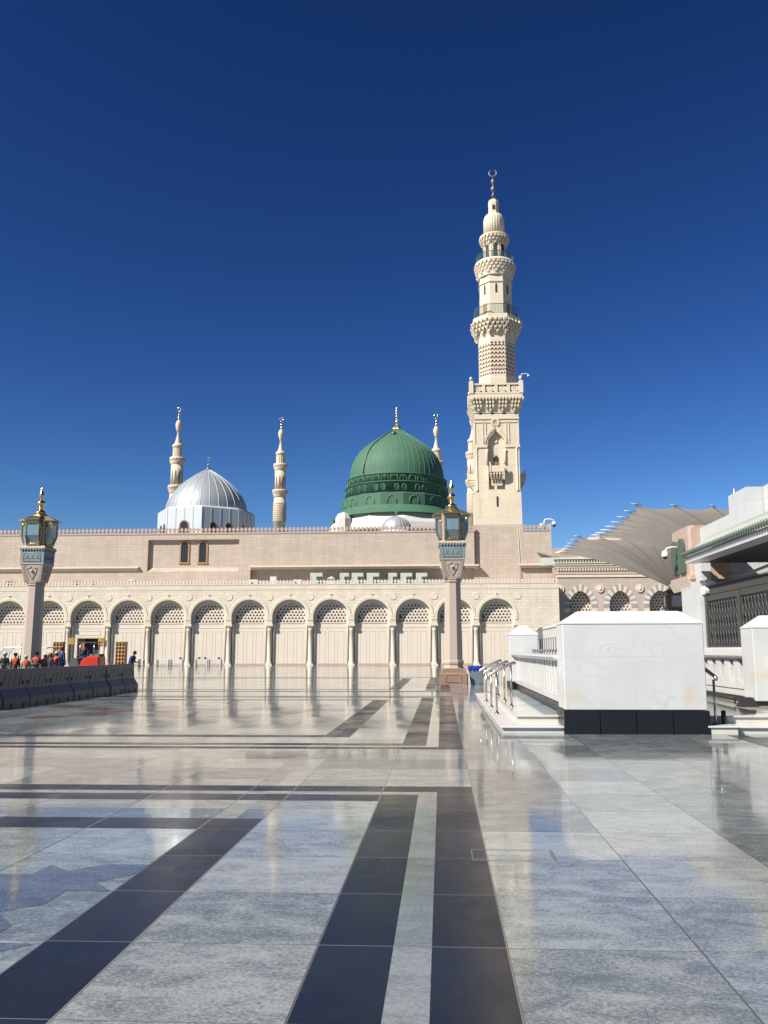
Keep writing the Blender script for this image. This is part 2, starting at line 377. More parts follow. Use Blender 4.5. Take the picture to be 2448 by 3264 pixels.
def floor_mat(name, light=(.41,.435,.425), dark=(.14,.168,.182), rough=.085, speck=.5, joints=True, jointcol=(.13,.11,.095), spec=.30, tilevar=.28):
    light = sc3(light); dark = sc3(dark); jointcol = sc3(jointcol)
    m, nt, b = newmat(name)
    geo = N(nt, 'ShaderNodeNewGeometry'); sp = N(nt, 'ShaderNodeSeparateXYZ'); L(nt, geo.outputs['Position'], sp.inputs[0])
    x, y = sp.outputs[0], sp.outputs[1]
    isl = math_(nt, 'LESS_THAN', x, -2.0)
    xo = math_(nt, 'ADD', math_(nt, 'SUBTRACT', x, .339), math_(nt, 'MULTIPLY', isl, 2.57))
    tx = math_(nt, 'DIVIDE', xo, 1.035); ty = math_(nt, 'DIVIDE', math_(nt, 'SUBTRACT', y, 3.97), 1.008)
    fx = math_(nt, 'FLOOR', tx); fy = math_(nt, 'FLOOR', ty)
    cb = N(nt, 'ShaderNodeCombineXYZ'); L(nt, fx, cb.inputs[0]); L(nt, fy, cb.inputs[1]); L(nt, isl, cb.inputs[2])
    wn = N(nt, 'ShaderNodeTexWhiteNoise'); wn.noise_dimensions = '3D'; L(nt, cb.outputs[0], wn.inputs['Vector'])
    wsp = N(nt, 'ShaderNodeSeparateColor'); L(nt, wn.outputs['Color'], wsp.inputs[0])
    # the cloudy grain runs across the slabs and jumps from slab to slab
    off = N(nt, 'ShaderNodeVectorMath'); off.operation = 'MULTIPLY_ADD'
    L(nt, wn.outputs['Color'], off.inputs[0]); off.inputs[1].default_value = (30,30,30); L(nt, geo.outputs['Position'], off.inputs[2])
    mp = N(nt, 'ShaderNodeMapping'); mp.inputs['Scale'].default_value = (1.2, 2.1, 1); mp.inputs['Rotation'].default_value = (0,0,.2); L(nt, off.outputs[0], mp.inputs[0])
    n1 = N(nt, 'ShaderNodeTexNoise'); n1.inputs['Scale'].default_value = 2.3; n1.inputs['Detail'].default_value = 9; n1.inputs['Roughness'].default_value = .68; n1.inputs['Distortion'].default_value = .5
    L(nt, mp.outputs[0], n1.inputs['Vector'])
    mp2 = N(nt, 'ShaderNodeMapping'); mp2.inputs['Scale'].default_value = (1.0, 1.3, 1); L(nt, off.outputs[0], mp2.inputs[0])
    n2 = N(nt, 'ShaderNodeTexNoise'); n2.inputs['Scale'].default_value = 42; n2.inputs['Detail'].default_value = 5; n2.inputs['Roughness'].default_value = .75
    L(nt, mp2.outputs[0], n2.inputs['Vector'])
    n3 = N(nt, 'ShaderNodeTexNoise'); n3.inputs['Scale'].default_value = 150; n3.inputs['Detail'].default_value = 2
    L(nt, geo.outputs['Position'], n3.inputs['Vector'])
    a = math_(nt, 'MULTIPLY', math_(nt, 'SUBTRACT', n1.outputs['Fac'], .5), 2.7)
    s = math_(nt, 'MULTIPLY', math_(nt, 'SUBTRACT', n2.outputs['Fac'], .5), 6.5*speck)
    s3 = math_(nt, 'MULTIPLY', math_(nt, 'SUBTRACT', n3.outputs['Fac'], .5), 4.0*speck)
    t = math_(nt, 'MULTIPLY', math_(nt, 'SUBTRACT', wsp.outputs[0], .5), tilevar*3)
    fac = math_(nt, 'ADD', math_(nt, 'ADD', math_(nt, 'ADD', a, s), s3), math_(nt, 'ADD', t, .52), True)
    c = mix_(nt, fac, light, dark)
    # slab tint: some bluish, some slightly warm
    c = mix_(nt, 1.0, c, mix_(nt, wsp.outputs[1], (1.03,1.0,.96), (.97,1.0,1.02)), 'MULTIPLY')
    if joints:
        def line(t, period, w):
            fr = math_(nt, 'FRACT', t); d = math_(nt, 'MINIMUM', fr, math_(nt, 'SUBTRACT', 1.0, fr))
            return math_(nt, 'LESS_THAN', d, w/period)
        jl = math_(nt, 'MAXIMUM', line(tx, 1.035, .0055), math_(nt, 'MULTIPLY', line(ty, 1.008, .0038), .8))
        c = mix_(nt, jl, c, jointcol)
        bp = N(nt, 'ShaderNodeBump'); bp.inputs['Strength'].default_value = .3; bp.inputs['Distance'].default_value = .003
        L(nt, math_(nt, 'SUBTRACT', 1.0, jl), bp.inputs['Height'])
    # very slightly uneven laying: each slab tips a little, and the polish waves
    nw = N(nt, 'ShaderNodeTexNoise'); nw.inputs['Scale'].default_value = 1.3; nw.inputs['Detail'].default_value = 3; L(nt, geo.outputs['Position'], nw.inputs['Vector'])
    vm = N(nt, 'ShaderNodeVectorMath'); vm.operation = 'SUBTRACT'; L(nt, wn.outputs['Color'], vm.inputs[0]); vm.inputs[1].default_value = (.5,.5,.5)
    vs = N(nt, 'ShaderNodeVectorMath'); vs.operation = 'SCALE'; L(nt, vm.outputs[0], vs.inputs[0]); vs.inputs[3].default_value = .009
    vw = N(nt, 'ShaderNodeVectorMath'); vw.operation = 'SUBTRACT'; L(nt, nw.outputs['Color'], vw.inputs[0]); vw.inputs[1].default_value = (.5,.5,.5)
    vx = N(nt, 'ShaderNodeVectorMath'); vx.operation = 'SCALE'; L(nt, vw.outputs[0], vx.inputs[0]); vx.inputs[3].default_value = .004
    ad = N(nt, 'ShaderNodeVectorMath'); ad.operation = 'ADD'; L(nt, vs.outputs[0], ad.inputs[0]); L(nt, vx.outputs[0], ad.inputs[1])
    ad2 = N(nt, 'ShaderNodeVectorMath'); ad2.operation = 'ADD'; L(nt, ad.outputs[0], ad2.inputs[0])
    if joints: L(nt, bp.outputs[0], ad2.inputs[1])
    else: L(nt, geo.outputs['Normal'], ad2.inputs[1])
    nn = N(nt, 'ShaderNodeVectorMath'); nn.operation = 'NORMALIZE'; L(nt, ad2.outputs[0], nn.inputs[0])
    L(nt, nn.outputs[0], b.inputs['Normal'])
    L(nt, c, b.inputs['Base Color'])
    nr_ = N(nt, 'ShaderNodeTexNoise'); nr_.inputs['Scale'].default_value = .55; nr_.inputs['Detail'].default_value = 6; nr_.inputs['Roughness'].default_value = .7; L(nt, geo.outputs['Position'], nr_.inputs['Vector'])
    wear = math_(nt, 'POWER', math_(nt, 'MULTIPLY', nr_.outputs['Fac'], 1.9), 2.2)      # worn paths against fresh polish
    rg = math_(nt, 'ADD', math_(nt, 'MULTIPLY', n1.outputs['Fac'], rough*.6), math_(nt, 'MULTIPLY', math_(nt, 'ADD', wear, math_(nt, 'MULTIPLY', wsp.outputs[2], .5)), rough*.6))
    L(nt, rg, b.inputs['Roughness'])
    b.inputs['Specular IOR Level'].default_value = spec
    return m
M['floor'] = floor_mat('polished_grey_granite_slabs')
M['band'] = floor_mat('black_granite_slabs', (.022,.025,.030), (.013,.016,.020), .25, .25, True, (.26,.24,.22), tilevar=.5, spec=.32)
M['strip'] = floor_mat('pale_strip_slabs', (.34,.36,.36), (.19,.21,.21), .09, .6, True)
M['star'] = floor_mat('blue_grey_inlay', (.20,.22,.25), (.09,.11,.14), .09, .6, False)
M['starred'] = floor_mat('red_granite_inlay', (.25,.155,.13), (.19,.11,.09), .09, .4, False)
M['strippale'] = floor_mat('pale_inlay', (.42,.42,.40), (.28,.29,.28), .08, .4, False)
# ================================================================== GROUND
g = MB()
xs = [-700,-60,-20,0,20,60,700]; ys = [-60,-5,20,60,140,900]
for i in range(len(xs)-1):
    for j in range(len(ys)-1):
        g.add([(xs[i],ys[j],0),(xs[i+1],ys[j],0),(xs[i+1],ys[j+1],0),(xs[i],ys[j+1],0)], [(0,1,2,3)])
struct('plaza_floor', g, M['floor'])
def sheet(mb, x0, x1, y0, y1, z): mb.add([(x0,y0,z),(x1,y0,z),(x1,y1,z),(x0,y1,z)], [(0,1,2,3)])
ZB = .0012
def frame(name, y0, y1, flip):
    """dark bands that frame one field of the paving; flip: field beginning at its near side"""
    mb = MB(); XL = -34
    if not flip:   # near field: closed at its far edge y1
        sheet(mb, -.071, .339, y0, y1, ZB)
        sheet(mb, XL, -.071, 10.13, y1, ZB)
        sheet(mb, -.692, -.281, y0, 9.92, ZB); sheet(mb, XL, -.692, 9.52, 9.92, ZB)
        sheet(mb, -2.231, -1.727, y0, 8.50, ZB); sheet(mb, XL, -2.231, 8.01, 8.50, ZB)
    else:          # far field between y0 and y1
        sheet(mb, -.071, .339, y0, y1, ZB)
        sheet(mb, XL, -.071, y0, y0+.32, ZB); sheet(mb, XL, -.071, y1-.35, y1, ZB)
        sheet(mb, -.692, -.281, y0+.52, y1-.6, ZB); sheet(mb, XL, -.692, y0+.52, y0+.86, ZB); sheet(mb, XL, -.692, y1-1.0, y1-.6, ZB)
        sheet(mb, -2.231, -1.727, y0+1.9, y1-2.2, ZB); sheet(mb, XL, -2.231, y0+1.9, y0+2.3, ZB); sheet(mb, XL, -2.231, y1-2.6, y1-2.2, ZB)
    return struct(name, mb, M['band'])
frame('pavement_band', -6, 10.52, False)
frame('pavement_band', 14.38, 30.75, True)
frame('pavement_band', 33.7, 52.0, True)
mb = MB(); sheet(mb, -.281, -.071, -6, 10.13, ZB*.6); struct('pavement_strip', mb, M['strip'])
mb = MB(); sheet(mb, -.281, -.071, 14.9, 30.2, ZB*.6); sheet(mb, -34, -.071, 14.70, 14.90, ZB*.6); struct('pavement_strip', mb, M['strippale'])
# dark frame of the field on the right, in front of the second stair
mb = MB(); sheet(mb, 5.36, 40, 16.0, 16.95, ZB) ; mb2 = MB(); sheet(mb2, 5.7, 40, 16.25, 16.5, ZB*2)
mb.v = []; mb.f = []; mb.sm = []
sheet(mb, 5.36, 5.72, -6, 16.9, ZB); sheet(mb, 6.0, 6.4, -6, 16.3, ZB)
struct('pavement_band', mb, M['band'])
# blue grey star tracery of the near field (polygons measured on the ground)
def c5(L_): return [G(x/2.074, 2480+y/2.074) for x, y in L_]
def inlay(mb, poly, z=ZB*1.5): mb.add([(x,y,z) for x, y in poly], [tuple(range(len(poly)))])
mb = MB()
A = c5([(0,635),(220,633),(340,573),(445,615),(715,570),(980,573),(880,640),(630,690),(740,750),(440,745),(300,833),(130,865),(0,885)])
for tri in [(0,1,11,12),(1,2,3,10,11),(3,4,7,8,9,10),(4,5,6,7)]:
    mb.add([(A[i][0],A[i][1],ZB*1.5) for i in tri], [tuple(range(len(tri)))])
mb.add([(x,y,ZB*1.5) for x, y in [A[12],A[0],(A[0][0]-2.2,A[0][1]-.2),(A[0][0]-2.0,A[0][1]-1.1)]], [(0,1,2,3)])
inlay(mb, c5([(0,905),(80,975),(0,1025),(-300,1150),(-300,900)]))
inlay(mb, c5([(0,1090),(240,1097),(0,1150),(-300,1240),(-300,1080)]))
struct('pavement_inlay', mb, M['star'])
def c1(L_, ox=0): return [G(ox+x/4.1475, 2080+y/4.1475) for x, y in L_]
mb = MB()
def fan(mb, poly, z=ZB*1.5):
    mb.add([(x,y,z) for x, y in poly], [tuple(range(len(poly)))])
for pl in [c1([(255,855),(400,855),(560,832),(760,832),(960,845),(700,860),(440,880)]),
           c1([(1020,750),(1250,732),(1400,730),(1480,735),(1590,745),(1340,765),(1180,757)]),
           c1([(1320,768),(1659,763),(1659,778),(1500,790),(1659,806),(1400,826),(1160,832),(1030,822),(1230,800),(1420,790)]),
           c1([(530,700),(760,683),(900,690),(960,703),(1200,712),(900,727),(690,718)]),
           c1([(0,760),(160,757),(300,770),(450,768),(620,752),(900,742),(1300,735),(1500,732),(1300,752),(900,760),(450,785)], 400),
           c1([(80,815),(400,800),(600,795),(950,820),(800,860),(600,860),(400,840)], 400),
           c1([(1060,840),(1300,825),(1480,815),(1659,815),(1659,860),(1370,860)], 400),
           c1([(0,740),(200,718),(500,730),(380,750),(200,750)], 800),
           c1([(370,790),(650,760),(700,740),(930,752),(700,780),(560,815),(380,815)], 800),
           c1([(0,815),(120,815),(160,830),(0,850)], 800)]:
    fan(mb, pl)
struct('pavement_inlay', mb, M['starred'])
# grout lines that cross the dark bands at uneven places, the hairline gap beside the right band
# drain cover let into the slabs
t = thing('drain_cover', (.54,7.1,0), 'flush stone drain cover edged with thin metal strips, overlapping the black paving band', 'drain cover')
part('cover_slab', MB().box(.332,.842,6.938,7.272,.0005,.003), M['floor'], t)
part('cover_slab', MB().box(.228,.330,6.938,7.272,.0005,.003), M['band'], t, label='narrow black end of the cover slab')
mb = MB()
mb.box(.220,.850,7.274,7.280,0,.006); mb.box(.220,.850,6.930,6.936,0,.006); mb.box(.220,.226,6.936,7.274,0,.006)
for q_ in (.845,.853,.861): mb.box(q_,q_+.004,6.931,7.279,0,.0065)
part('metal_edging', mb, M['edging'], t)
# ================================================================== ARCADE (lower facade)
YF, YB, YG = 92.5, 93.08, 93.2
PIT = 4.48; cols = [8.2-PIT*k for k in range(15)]
ZT, ZM0, ZM1 = 8.68, 8.68, 9.17
ar = thing('mosque_arcade', (-20,93,0), 'long low cream stone arcade with round blind arches, triangular lattice fanlights and slim columns', 'building')
XL, XR = cols[-1]-PIT/2, 12.6
mb = MB()
for k in range(14):
    xc = (cols[k]+cols[k+1])/2
    mb.arch(xc, PIT/2, 4.45, ZT, round_arch(xc, 1.92, 5.15, 4.45), YF, YB)
    for sgn in (0, 1):   # impost underside
        pass
for k in range(15):
    x = cols[k]; mb.add([(x-.33,YF,4.45),(x+.33,YF,4.45),(x+.33,YB,4.45),(x-.33,YB,4.45)], [(0,1,2,3)])
mb.box(8.2+.33, XR, YF, 98, 0, ZT)                    # plain end wall
mb.add([(8.2,YF,4.45),(8.53,YF,4.45),(8.53,YF,ZT),(8.2,YF,ZT)], [(0,1,2,3)])
mb.box(XL-30, cols[-1]+.01, YF, 98, 0, ZT)
mb.add([(cols[-1],YF,ZT),(8.53,YF,ZT),(8.53,98.6,ZT),(cols[-1],98.6,ZT)], [(0,1,2,3)])   # terrace
part('wall', mb, M['cream'], ar, recalc=False)
# recessed back wall with smaller arch openings and sunk panel mouldings
mb = MB()
for k in range(14):
    xc = (cols[k]+cols[k+1])/2; gx = xc
    mb.arch(gx, PIT/2, 4.62, 7.6, round_arch(gx, 1.58, 5.12, 4.62), YB, YG+.1)
    if k == 10: # doorway bay
        mb.box(xc-PIT/2, xc-1.28, YB, YB+.5, 0, 4.62); mb.box(xc+1.28, xc+PIT/2, YB, YB+.5, 0, 4.62); mb.box(xc-1.28, xc+1.28, YB, YB+.5, 2.95, 4.62)
    else: mb.box(xc-PIT/2, xc+PIT/2, YB, YB+.4, 0, 4.62)
part('back_wall', mb, M['panel'], ar)
mb = MB()
for k in range(14):
    xc = (cols[k]+cols[k+1])/2
    if k == 10: continue
    part('plinth', MB().box(xc-2.1, xc+2.1, YB-.06, YB, 0, .2), M['pinkp'], ar)
part('plinth', MB().box(8.53, XR+.04, YF-.05, YF, 0, .2), M['pinkp'], ar)
def merlon(mb, x, z, w, h, y, th=.16):
    a = w/2
    pl = [(-.30,0),(.30,0),(.26,.18),(.55,.36),(.84,.56),(.80,.68),(.40,.84),(0,1.0),(-.40,.84),(-.80,.68),(-.84,.56),(-.55,.36),(-.26,.18)]
    mb.prism([(x+px*a, z+pz*h) for px, pz in pl], y, y+th)
mb = MB(); x = 12.42
while x > XL-2:
    merlon(mb, x, ZM0+.06, .37, ZM1-ZM0, YF+.04); x -= .37
mb.box(XL-2, XR+.03, YF-.03, YF+.26, ZM0-.0, ZM0+.1)
part('crenellation', mb, M['creamp'], ar)
mb = MB(); mb.box(XL-2, XR+.02, YF-.03, YF, 8.14, 8.2); part('string_course', mb, M['creamp'], ar)
colprof = [(.36,0),(.36,.16),(.33,.17),(.34,.27),(.29,.36),(.27,.40),(.275,.46),(.25,.50),(.245,2.2),(.235,3.72),(.26,3.75),(.26,3.80),(.235,3.83),(.25,3.95),(.32,4.12),(.36,4.2)]
for k in range(15):
    x = cols[k]; mb = MB(); mb.lathe(colprof, x, YF+.36, 20)
    mb.box(x-.38, x+.38, YF-.02, YF+.72, 4.2, 4.45); mb.box(x-.38,x+.38,YF-.02,YF+.72,0,.1)
    part('column', mb, M['creamp'], ar)
for k in range(15):
    x = cols[k]; mb = MB()
    for s in (-1, 1): mb.lathe([(.10,0),(.10,4.1),(.17,4.3),(.17,4.45)], x+s*.42, YB-.1, 10)
    mb.box(x-.52, x+.52, YB-.22, YB, 4.3, 4.62)
    part('pilaster', mb, M['panel'], ar)
SIDE = .375; TH = SIDE*sqrt(3)/2
def grille_mesh(gx, r, zc, z0, y, pointed=0):
    mb = MB(); rows = int((zc+r*(1+pointed)-z0)/TH)+1; nc = int(r/SIDE)+2
    for j in range(rows):
        za = z0+.03+j*TH
        for i in range(-nc, nc+1):
            xa = gx+i*SIDE+(SIDE/2 if j % 2 else 0)
            cxm, czm = xa, za+TH/2
            if czm > zc and (cxm-gx)**2+((czm-zc)/(1+pointed))**2 > (r+.28)**2: continue
            if abs(cxm-gx) > r+.35: continue
            o = [(xa-SIDE/2,za),(xa+SIDE/2,za),(xa,za+TH)]
            c = (xa, za+TH/3); q = .8
            h = [(c[0]+(px-c[0])*q, c[1]+(pz-c[1])*q) for px, pz in o]
            mb.add([(px,y,pz) for px, pz in o+h]+[(px,y+.10,pz) for px, pz in h], [(0,1,4,3),(1,2,5,4),(2,0,3,5),(3,4,7,6),(4,5,8,7),(5,3,6,8)])
            mb.add([(xa+SIDE/2,y,za),(xa+SIDE,y,za+TH),(xa,y,za+TH)], [(0,1,2)])
            if i == -nc or True: mb.add([(xa-SIDE/2,y,za),(xa,y,za+TH),(xa-SIDE,y,za+TH)], [(0,1,2)]) if abs(xa-SIDE-gx) > r else None
    return mb
for k in range(14):
    xc = (cols[k]+cols[k+1])/2
    gr = part('lattice_window', grille_mesh(xc, 1.58, 5.12, 4.62, YB+.06), M['panel'], ar, recalc=False)
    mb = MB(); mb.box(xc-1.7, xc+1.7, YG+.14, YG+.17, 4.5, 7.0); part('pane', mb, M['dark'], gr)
for k in range(14):   # arch mouldings, their small crown knots
    xc = (cols[k]+cols[k+1])/2; mb = MB()
    n = 36
    rings = []
    for i in range(n+1):
        a = pi-pi*i/n; c, s = cos(a), sin(a)
        rings.append([(xc+rr*c, yy, 5.15+rr*s) for rr, yy in ((1.925,YF+.02),(1.925,YF-.05),(2.16,YF-.07),(2.235,YF-.05),(2.235,YF+.01))])
    mb.loft(rings, cap=False, closed=False, smooth=False)
    for s in (-1, 1):
        mb.box(min(xc+s*1.925,xc+s*2.235), max(xc+s*1.925,xc+s*2.235), YF-.05, YF+.01, 4.85 if s else 5, 5.15)
    tor = [(xc+.12*cos(2*pi*i/14), YF-.03, 7.56+.12*sin(2*pi*i/14)) for i in range(14)]
    mb.tube(tor, .04, 6, closed=True)
    part('archivolt', mb, M['creamp'], ar, recalc=False)
for k in range(15):
    x = cols[k]; mb = MB()
    mb.tube([(x+.34*cos(2*pi*i/24), YF-.01, 7.36+.34*sin(2*pi*i/24)) for i in range(24)], .045, 6, closed=True)
    mb.prism([(x+.31*cos(2*pi*i/20), 7.36+.31*sin(2*pi*i/20)) for i in range(20)], YF-.035, YF+.01)
    part('roundel', mb, M['creamp'], ar)
for k in range(14):
    xc = (cols[k]+cols[k+1])/2; mb = MB(); w = .035; pr = .018
    mb.box(xc-1.75, xc+1.75, YB-.05, YB, 4.50, 4.60); mb.box(xc-1.62, xc+1.62, YB-.03, YB, 4.02, 4.06)
    if k == 10:
        mb.box(xc-1.3,xc+1.3,YB-.03,YB,3.3,3.34); mb.box(xc-1.3,xc+1.3,YB-.03,YB,3.76,3.8); mb.box(xc-1.3,xc-1.26,YB-.03,YB,3.3,3.8); mb.box(xc+1.26,xc+1.3,YB-.03,YB,3.3,3.8)
    else:
        for dx in (-1.02, 0, 1.02):
            a, b_ = xc+dx-.345, xc+dx+.345
            mb.box(a, a+w, YB-pr, YB, .25, 3.66); mb.box(b_-w, b_, YB-pr, YB, .25, 3.66); mb.box(a, b_, YB-pr, YB, 3.62, 3.67)
    part('panel_moulding', mb, M['panel'], ar)
# doorway with gold sign panels
xc = (cols[10]+cols[11])/2
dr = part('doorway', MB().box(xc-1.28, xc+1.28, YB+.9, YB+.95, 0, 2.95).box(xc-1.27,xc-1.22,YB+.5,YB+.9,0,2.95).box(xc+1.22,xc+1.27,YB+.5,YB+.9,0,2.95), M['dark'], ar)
mb = MB(); mb.box(xc-1.22, xc-.55, YB+.3, YB+.36, .05, 2.9); mb.box(xc+1.0, xc+1.22, YB+.3, YB+.36, .05, 2.9)
part('door_leaf', mb, M['wood'], dr)
for s in (-1, 1):
    mb = MB(); a = xc+s*1.32; b_ = xc+s*2.0
    mb.bbox(min(a,b_), max(a,b_), YF-.08, YF-.02, 2.3, 3.0, .01)
    for i in range(3): mb.tube([(min(a,b_)+.12, YF-.09, 2.85-i*.17),(min(a,b_)+.3, YF-.095, 2.80-i*.17),(min(a,b_)+.42, YF-.09, 2.87-i*.17),(max(a,b_)-.1, YF-.09, 2.82-i*.17)], .018, 5)
    part('door_sign', mb, M['signgold'], ar)
mb = MB(); mb.box(xc-1.3, xc+1.3, YF-.06, YF+.02, 2.96, 3.02); part('sign_bar', mb, M['brass'], ar)
# ================================================================== UPPER HALL WALL
YU = 98.0
zc0, zc1 = Z_(1200,1814,YU), Z_(1200,1799,YU)     # mid cornice
ztop = Z_(1200,1694,YU); zm = Z_(1200,1677,YU)
xR = X_(1512,1750,YU)
up = thing('prayer_hall_wall', (-20,98,8.5), 'high plain pink stone wall with a toothed parapet, rising behind the cream arcade', 'building')
xa, xb = X_(472,1750,YU), X_(762,1750,YU)
zr0, zr1 = Z_(600,1812,YU), Z_(600,1720,YU)
xk = X_(797,1840,YU); xk0 = X_(443,1806,YU)
mb = MB()
mb.box(-75, xa, YU, YU+4, 8.2, ztop)
mb.box(xa, xb, YU, YU+4, zr1, ztop); mb.box(xa, xb, YU+.42, YU+4, zr0, zr1)
mb.add([(xa,YU,zr0-.35),(xb,YU,zr0-.35),(xb,YU+.42,zr0+.15),(xa,YU+.42,zr0+.15)], [(0,1,2,3)])
mb.box(xa, xb, YU, YU+.05, 8.2, zr0-.35); mb.box(xa, xb, YU+.05, YU+.43, 8.2, zr0-.36)
mb.box(xb, xk, YU, YU+4, 8.2, ztop)
mb.box(xk, xR, YU, YU+4, zc0, ztop); mb.box(xk, xR, YU+.75, YU+4, 8.2, zc0)
part('wall', mb, M['pink'], up)
mb = MB()
for x0, x1 in ((-75, xk0), (xk-.02, xR+.45)):
    mb.box(x0, x1, YU-.12, YU+.3, zc0, zc0+.14); mb.box(x0, x1-.1, YU-.26, YU+.3, zc0+.14, zc0+.28); mb.box(x0, x1+.05, YU-.38, YU+.3, zc0+.28, zc0+.45)
part('cornice', mb, M['creamp'], up)
mb = MB(); x = xR-.1
while x > -62: merlon(mb, x, ztop+.02, .475, zm-ztop+.02, YU+.03); x -= .475
mb.box(-75, xR+.02, YU-.05, YU+.28, ztop-.14, ztop+.05)
part('crenellation', mb, M['pinkp'], up)
for u in (589, 647):
    x = X_(u, 1755, YU+.42); zb = Z_(u,1793,YU+.42)+.0; w = .42
    ht = Z_(u,1725,YU+.42)
    pts = round_arch(x, w, ht-w-.13, zb, 14); po = round_arch(x, w+.17, ht-w-.13, zb-.14, 14)
    mb = MB(); vs = []; fs = []; n = len(pts)
    y0, y1 = YU+.32, YU+.43
    for (a, b_), (c, d) in zip(pts, po): vs += [(a,y1,b_),(a,y0,b_),(c,y0,d),(c,y1,d)]
    for i in range(n-1):
        for q in range(3): fs.append((4*i+q,4*i+4+q,4*i+5+q,4*i+1+q))
    mb.add(vs, fs); mb.box(x-w-.22, x+w+.22, y0-.03, y1, zb-.15, zb)
    win = part('arched_window', mb, M['woodlt'], up)
    mb = MB(); mb.prism([(a,b_) for a, b_ in pts][::-1], YU+.395, YU+.43); part('pane', mb, M['glassdk'], win)
# roof equipment on the terrace between arcade and upper wall
cab = [(988.8,1028,945),(1083,1112,0),(1121,1158,0),(1169,1208.6,0),(1238,1265.7,0),(1276.6,1314,0),(1326,1362,0)]
words = ['standing apart, next to the pyramid vent', 'just beyond the pyramid vent', 'two before the narrowest one', 'middle one of the seven', 'narrowest of the seven', 'next to the one by the lamp post', 'nearest the tall lamp post']
for i, (u0, u1, _) in enumerate(cab):
    Y = 96.2; x0, x1 = X_(u0,1840,Y), X_(u1,1840,Y); z1 = Z_((u0+u1)/2,1826,Y)
    t = thing('roof_cabinet', ((x0+x1)/2, Y, 8.68), f'pale green roof cabinet with dark grille, {words[i]}', 'air unit', 'pale green cabinets on the terrace roof')
    mb = MB(); mb.bbox(x0, x1, Y, Y+.8, 8.68, z1, .02); part('casing', mb, M['acgreen'], t)
    w = x1-x0; mb = MB(); mb.box(x0+w*.5, x1-.04, Y-.02, Y, 8.8, z1-.42)
    for q in range(6): mb.box(x0+w*.5, x1-.04, Y-.04, Y-.02, 8.85+q*.12, 8.88+q*.12)
    part('grille', mb, M['acdk'], t)
    mb = MB(); mb.box(x0+.1, x0+.16, Y-.03, Y, z1-.6, z1-.5); mb.box(x0+.1, x0+.16, Y-.03, Y, z1-.9, z1-.8); part('latch', mb, M['steel'], t)
for u, v, lb in ((422,1845,'under the two arched windows'), (1056,1837,'between two green cabinets')):
    Y = 94.6; x, zt = P(u, v, Y)
    t = thing('roof_vent', (x,Y,8.68), f'stone roof vent with pyramid cap above the parapet, {lb}', 'vent', 'pyramid capped vents on the terrace roof')
    part('shaft', MB().square([(.28,8.68),(.28,zt-.32)], x, Y), M['panel'], t)
    part('cap', MB().square([(.42,zt-.32),(.42,zt-.27),(.03,zt)], x, Y), M['acgreen'], t)
Y = 95.5; x, zt = P(871,1838,Y)
solo('roof_box', MB().bbox(x-.35, x+.35, Y, Y+.5, 8.68, zt, .02).box(x-.38,x+.38,Y-.03,Y+.53,zt,zt+.04), M['white'], 'small plain white box on the terrace roof', 'box')
for u, lb in ((807,'at the shaded wall corner'), (948,'near the green cabinets')):
    Y = 94.8; x, zt = P(u,1848,Y); mb = MB()
    mb.bbox(x-.5, x+.5, Y, Y+.4, 8.95, zt+.02, .02).box(x-.4,x-.34,Y+.1,Y+.3,8.68,8.95).box(x+.34,x+.4,Y+.1,Y+.3,8.68,8.95)
    t = thing('air_conditioner', (x,Y,8.68), f'low white outdoor air conditioner peeping over the parapet {lb}', 'air conditioner', 'white air conditioners on the terrace roof')
    part('casing', mb, M['white'], t)
    part('fan_guard', MB().prism([(x-.12+.15*cos(2*pi*q/14), 9.1+.15*sin(2*pi*q/14)) for q in range(14)], Y-.02, Y), M['machinegrey'], t)
for u, w, lb in ((33,.55,'wide, hidden partly by a lamp post'), (247,.55,'wide, in the open beyond the lamp post'), (300,.3,'smallest of the three')):
    Y = 95.2; x, zt = P(u,1855,Y)
    t = thing('roof_duct', (x,Y,8.68), f'dark mushroom-shaped duct head on the terrace roof, {lb}', 'vent', 'dark duct heads behind the lower parapet')
    part('neck', MB().cyl(x, Y, 8.68, zt-.1, w*.4), M['machinegrey'], t)
    part('hood', MB().lathe([(w,zt-.14),(w*1.05,zt-.06),(w*.7,zt+.03),(.02,zt+.06)], x, Y, 18), M['bronzedk'], t)
# ================================================================== MAIN MINARET
YM = 98.55; HW = (X_(1661,1670,YM)-X_(1510,1670,YM))/2
mx = (X_(1661,1660,YM)+X_(1510,1660,YM))/2+.15; my = YM+HW
ZD = [my-HW]      # depth of the face whose height is read
def zm_(v, u=1580): return Z_(u, v, ZD[0])
mi = thing('tall_minaret', (mx, my, 0), 'tallest minaret, cream stone with square lower stage, zigzag octagon, two railed balconies and crescent top', 'minaret')
zb = Z_(1585,1672,YM)
S = MB()
def sq(h0, h1, z0, z1): return MB().square([(h0,z0),(h1,z1)], mx, my)
base = MB(); b1 = X_(1663,1750,YM)
base.box(xR-.02, b1+.02, YM-.02, my+HW, 8.2, zb)
part('base', base, M['pink'], mi)
HS = HW*.955; ZD[0] = my-HW*.96
z745, z487, zsh = zm_(1422), zm_(1336), zm_(1316)
zlow = zm_(1570)
mb = MB(); mb.square([(HW,zb),(HW*.985,zlow)], mx, my)
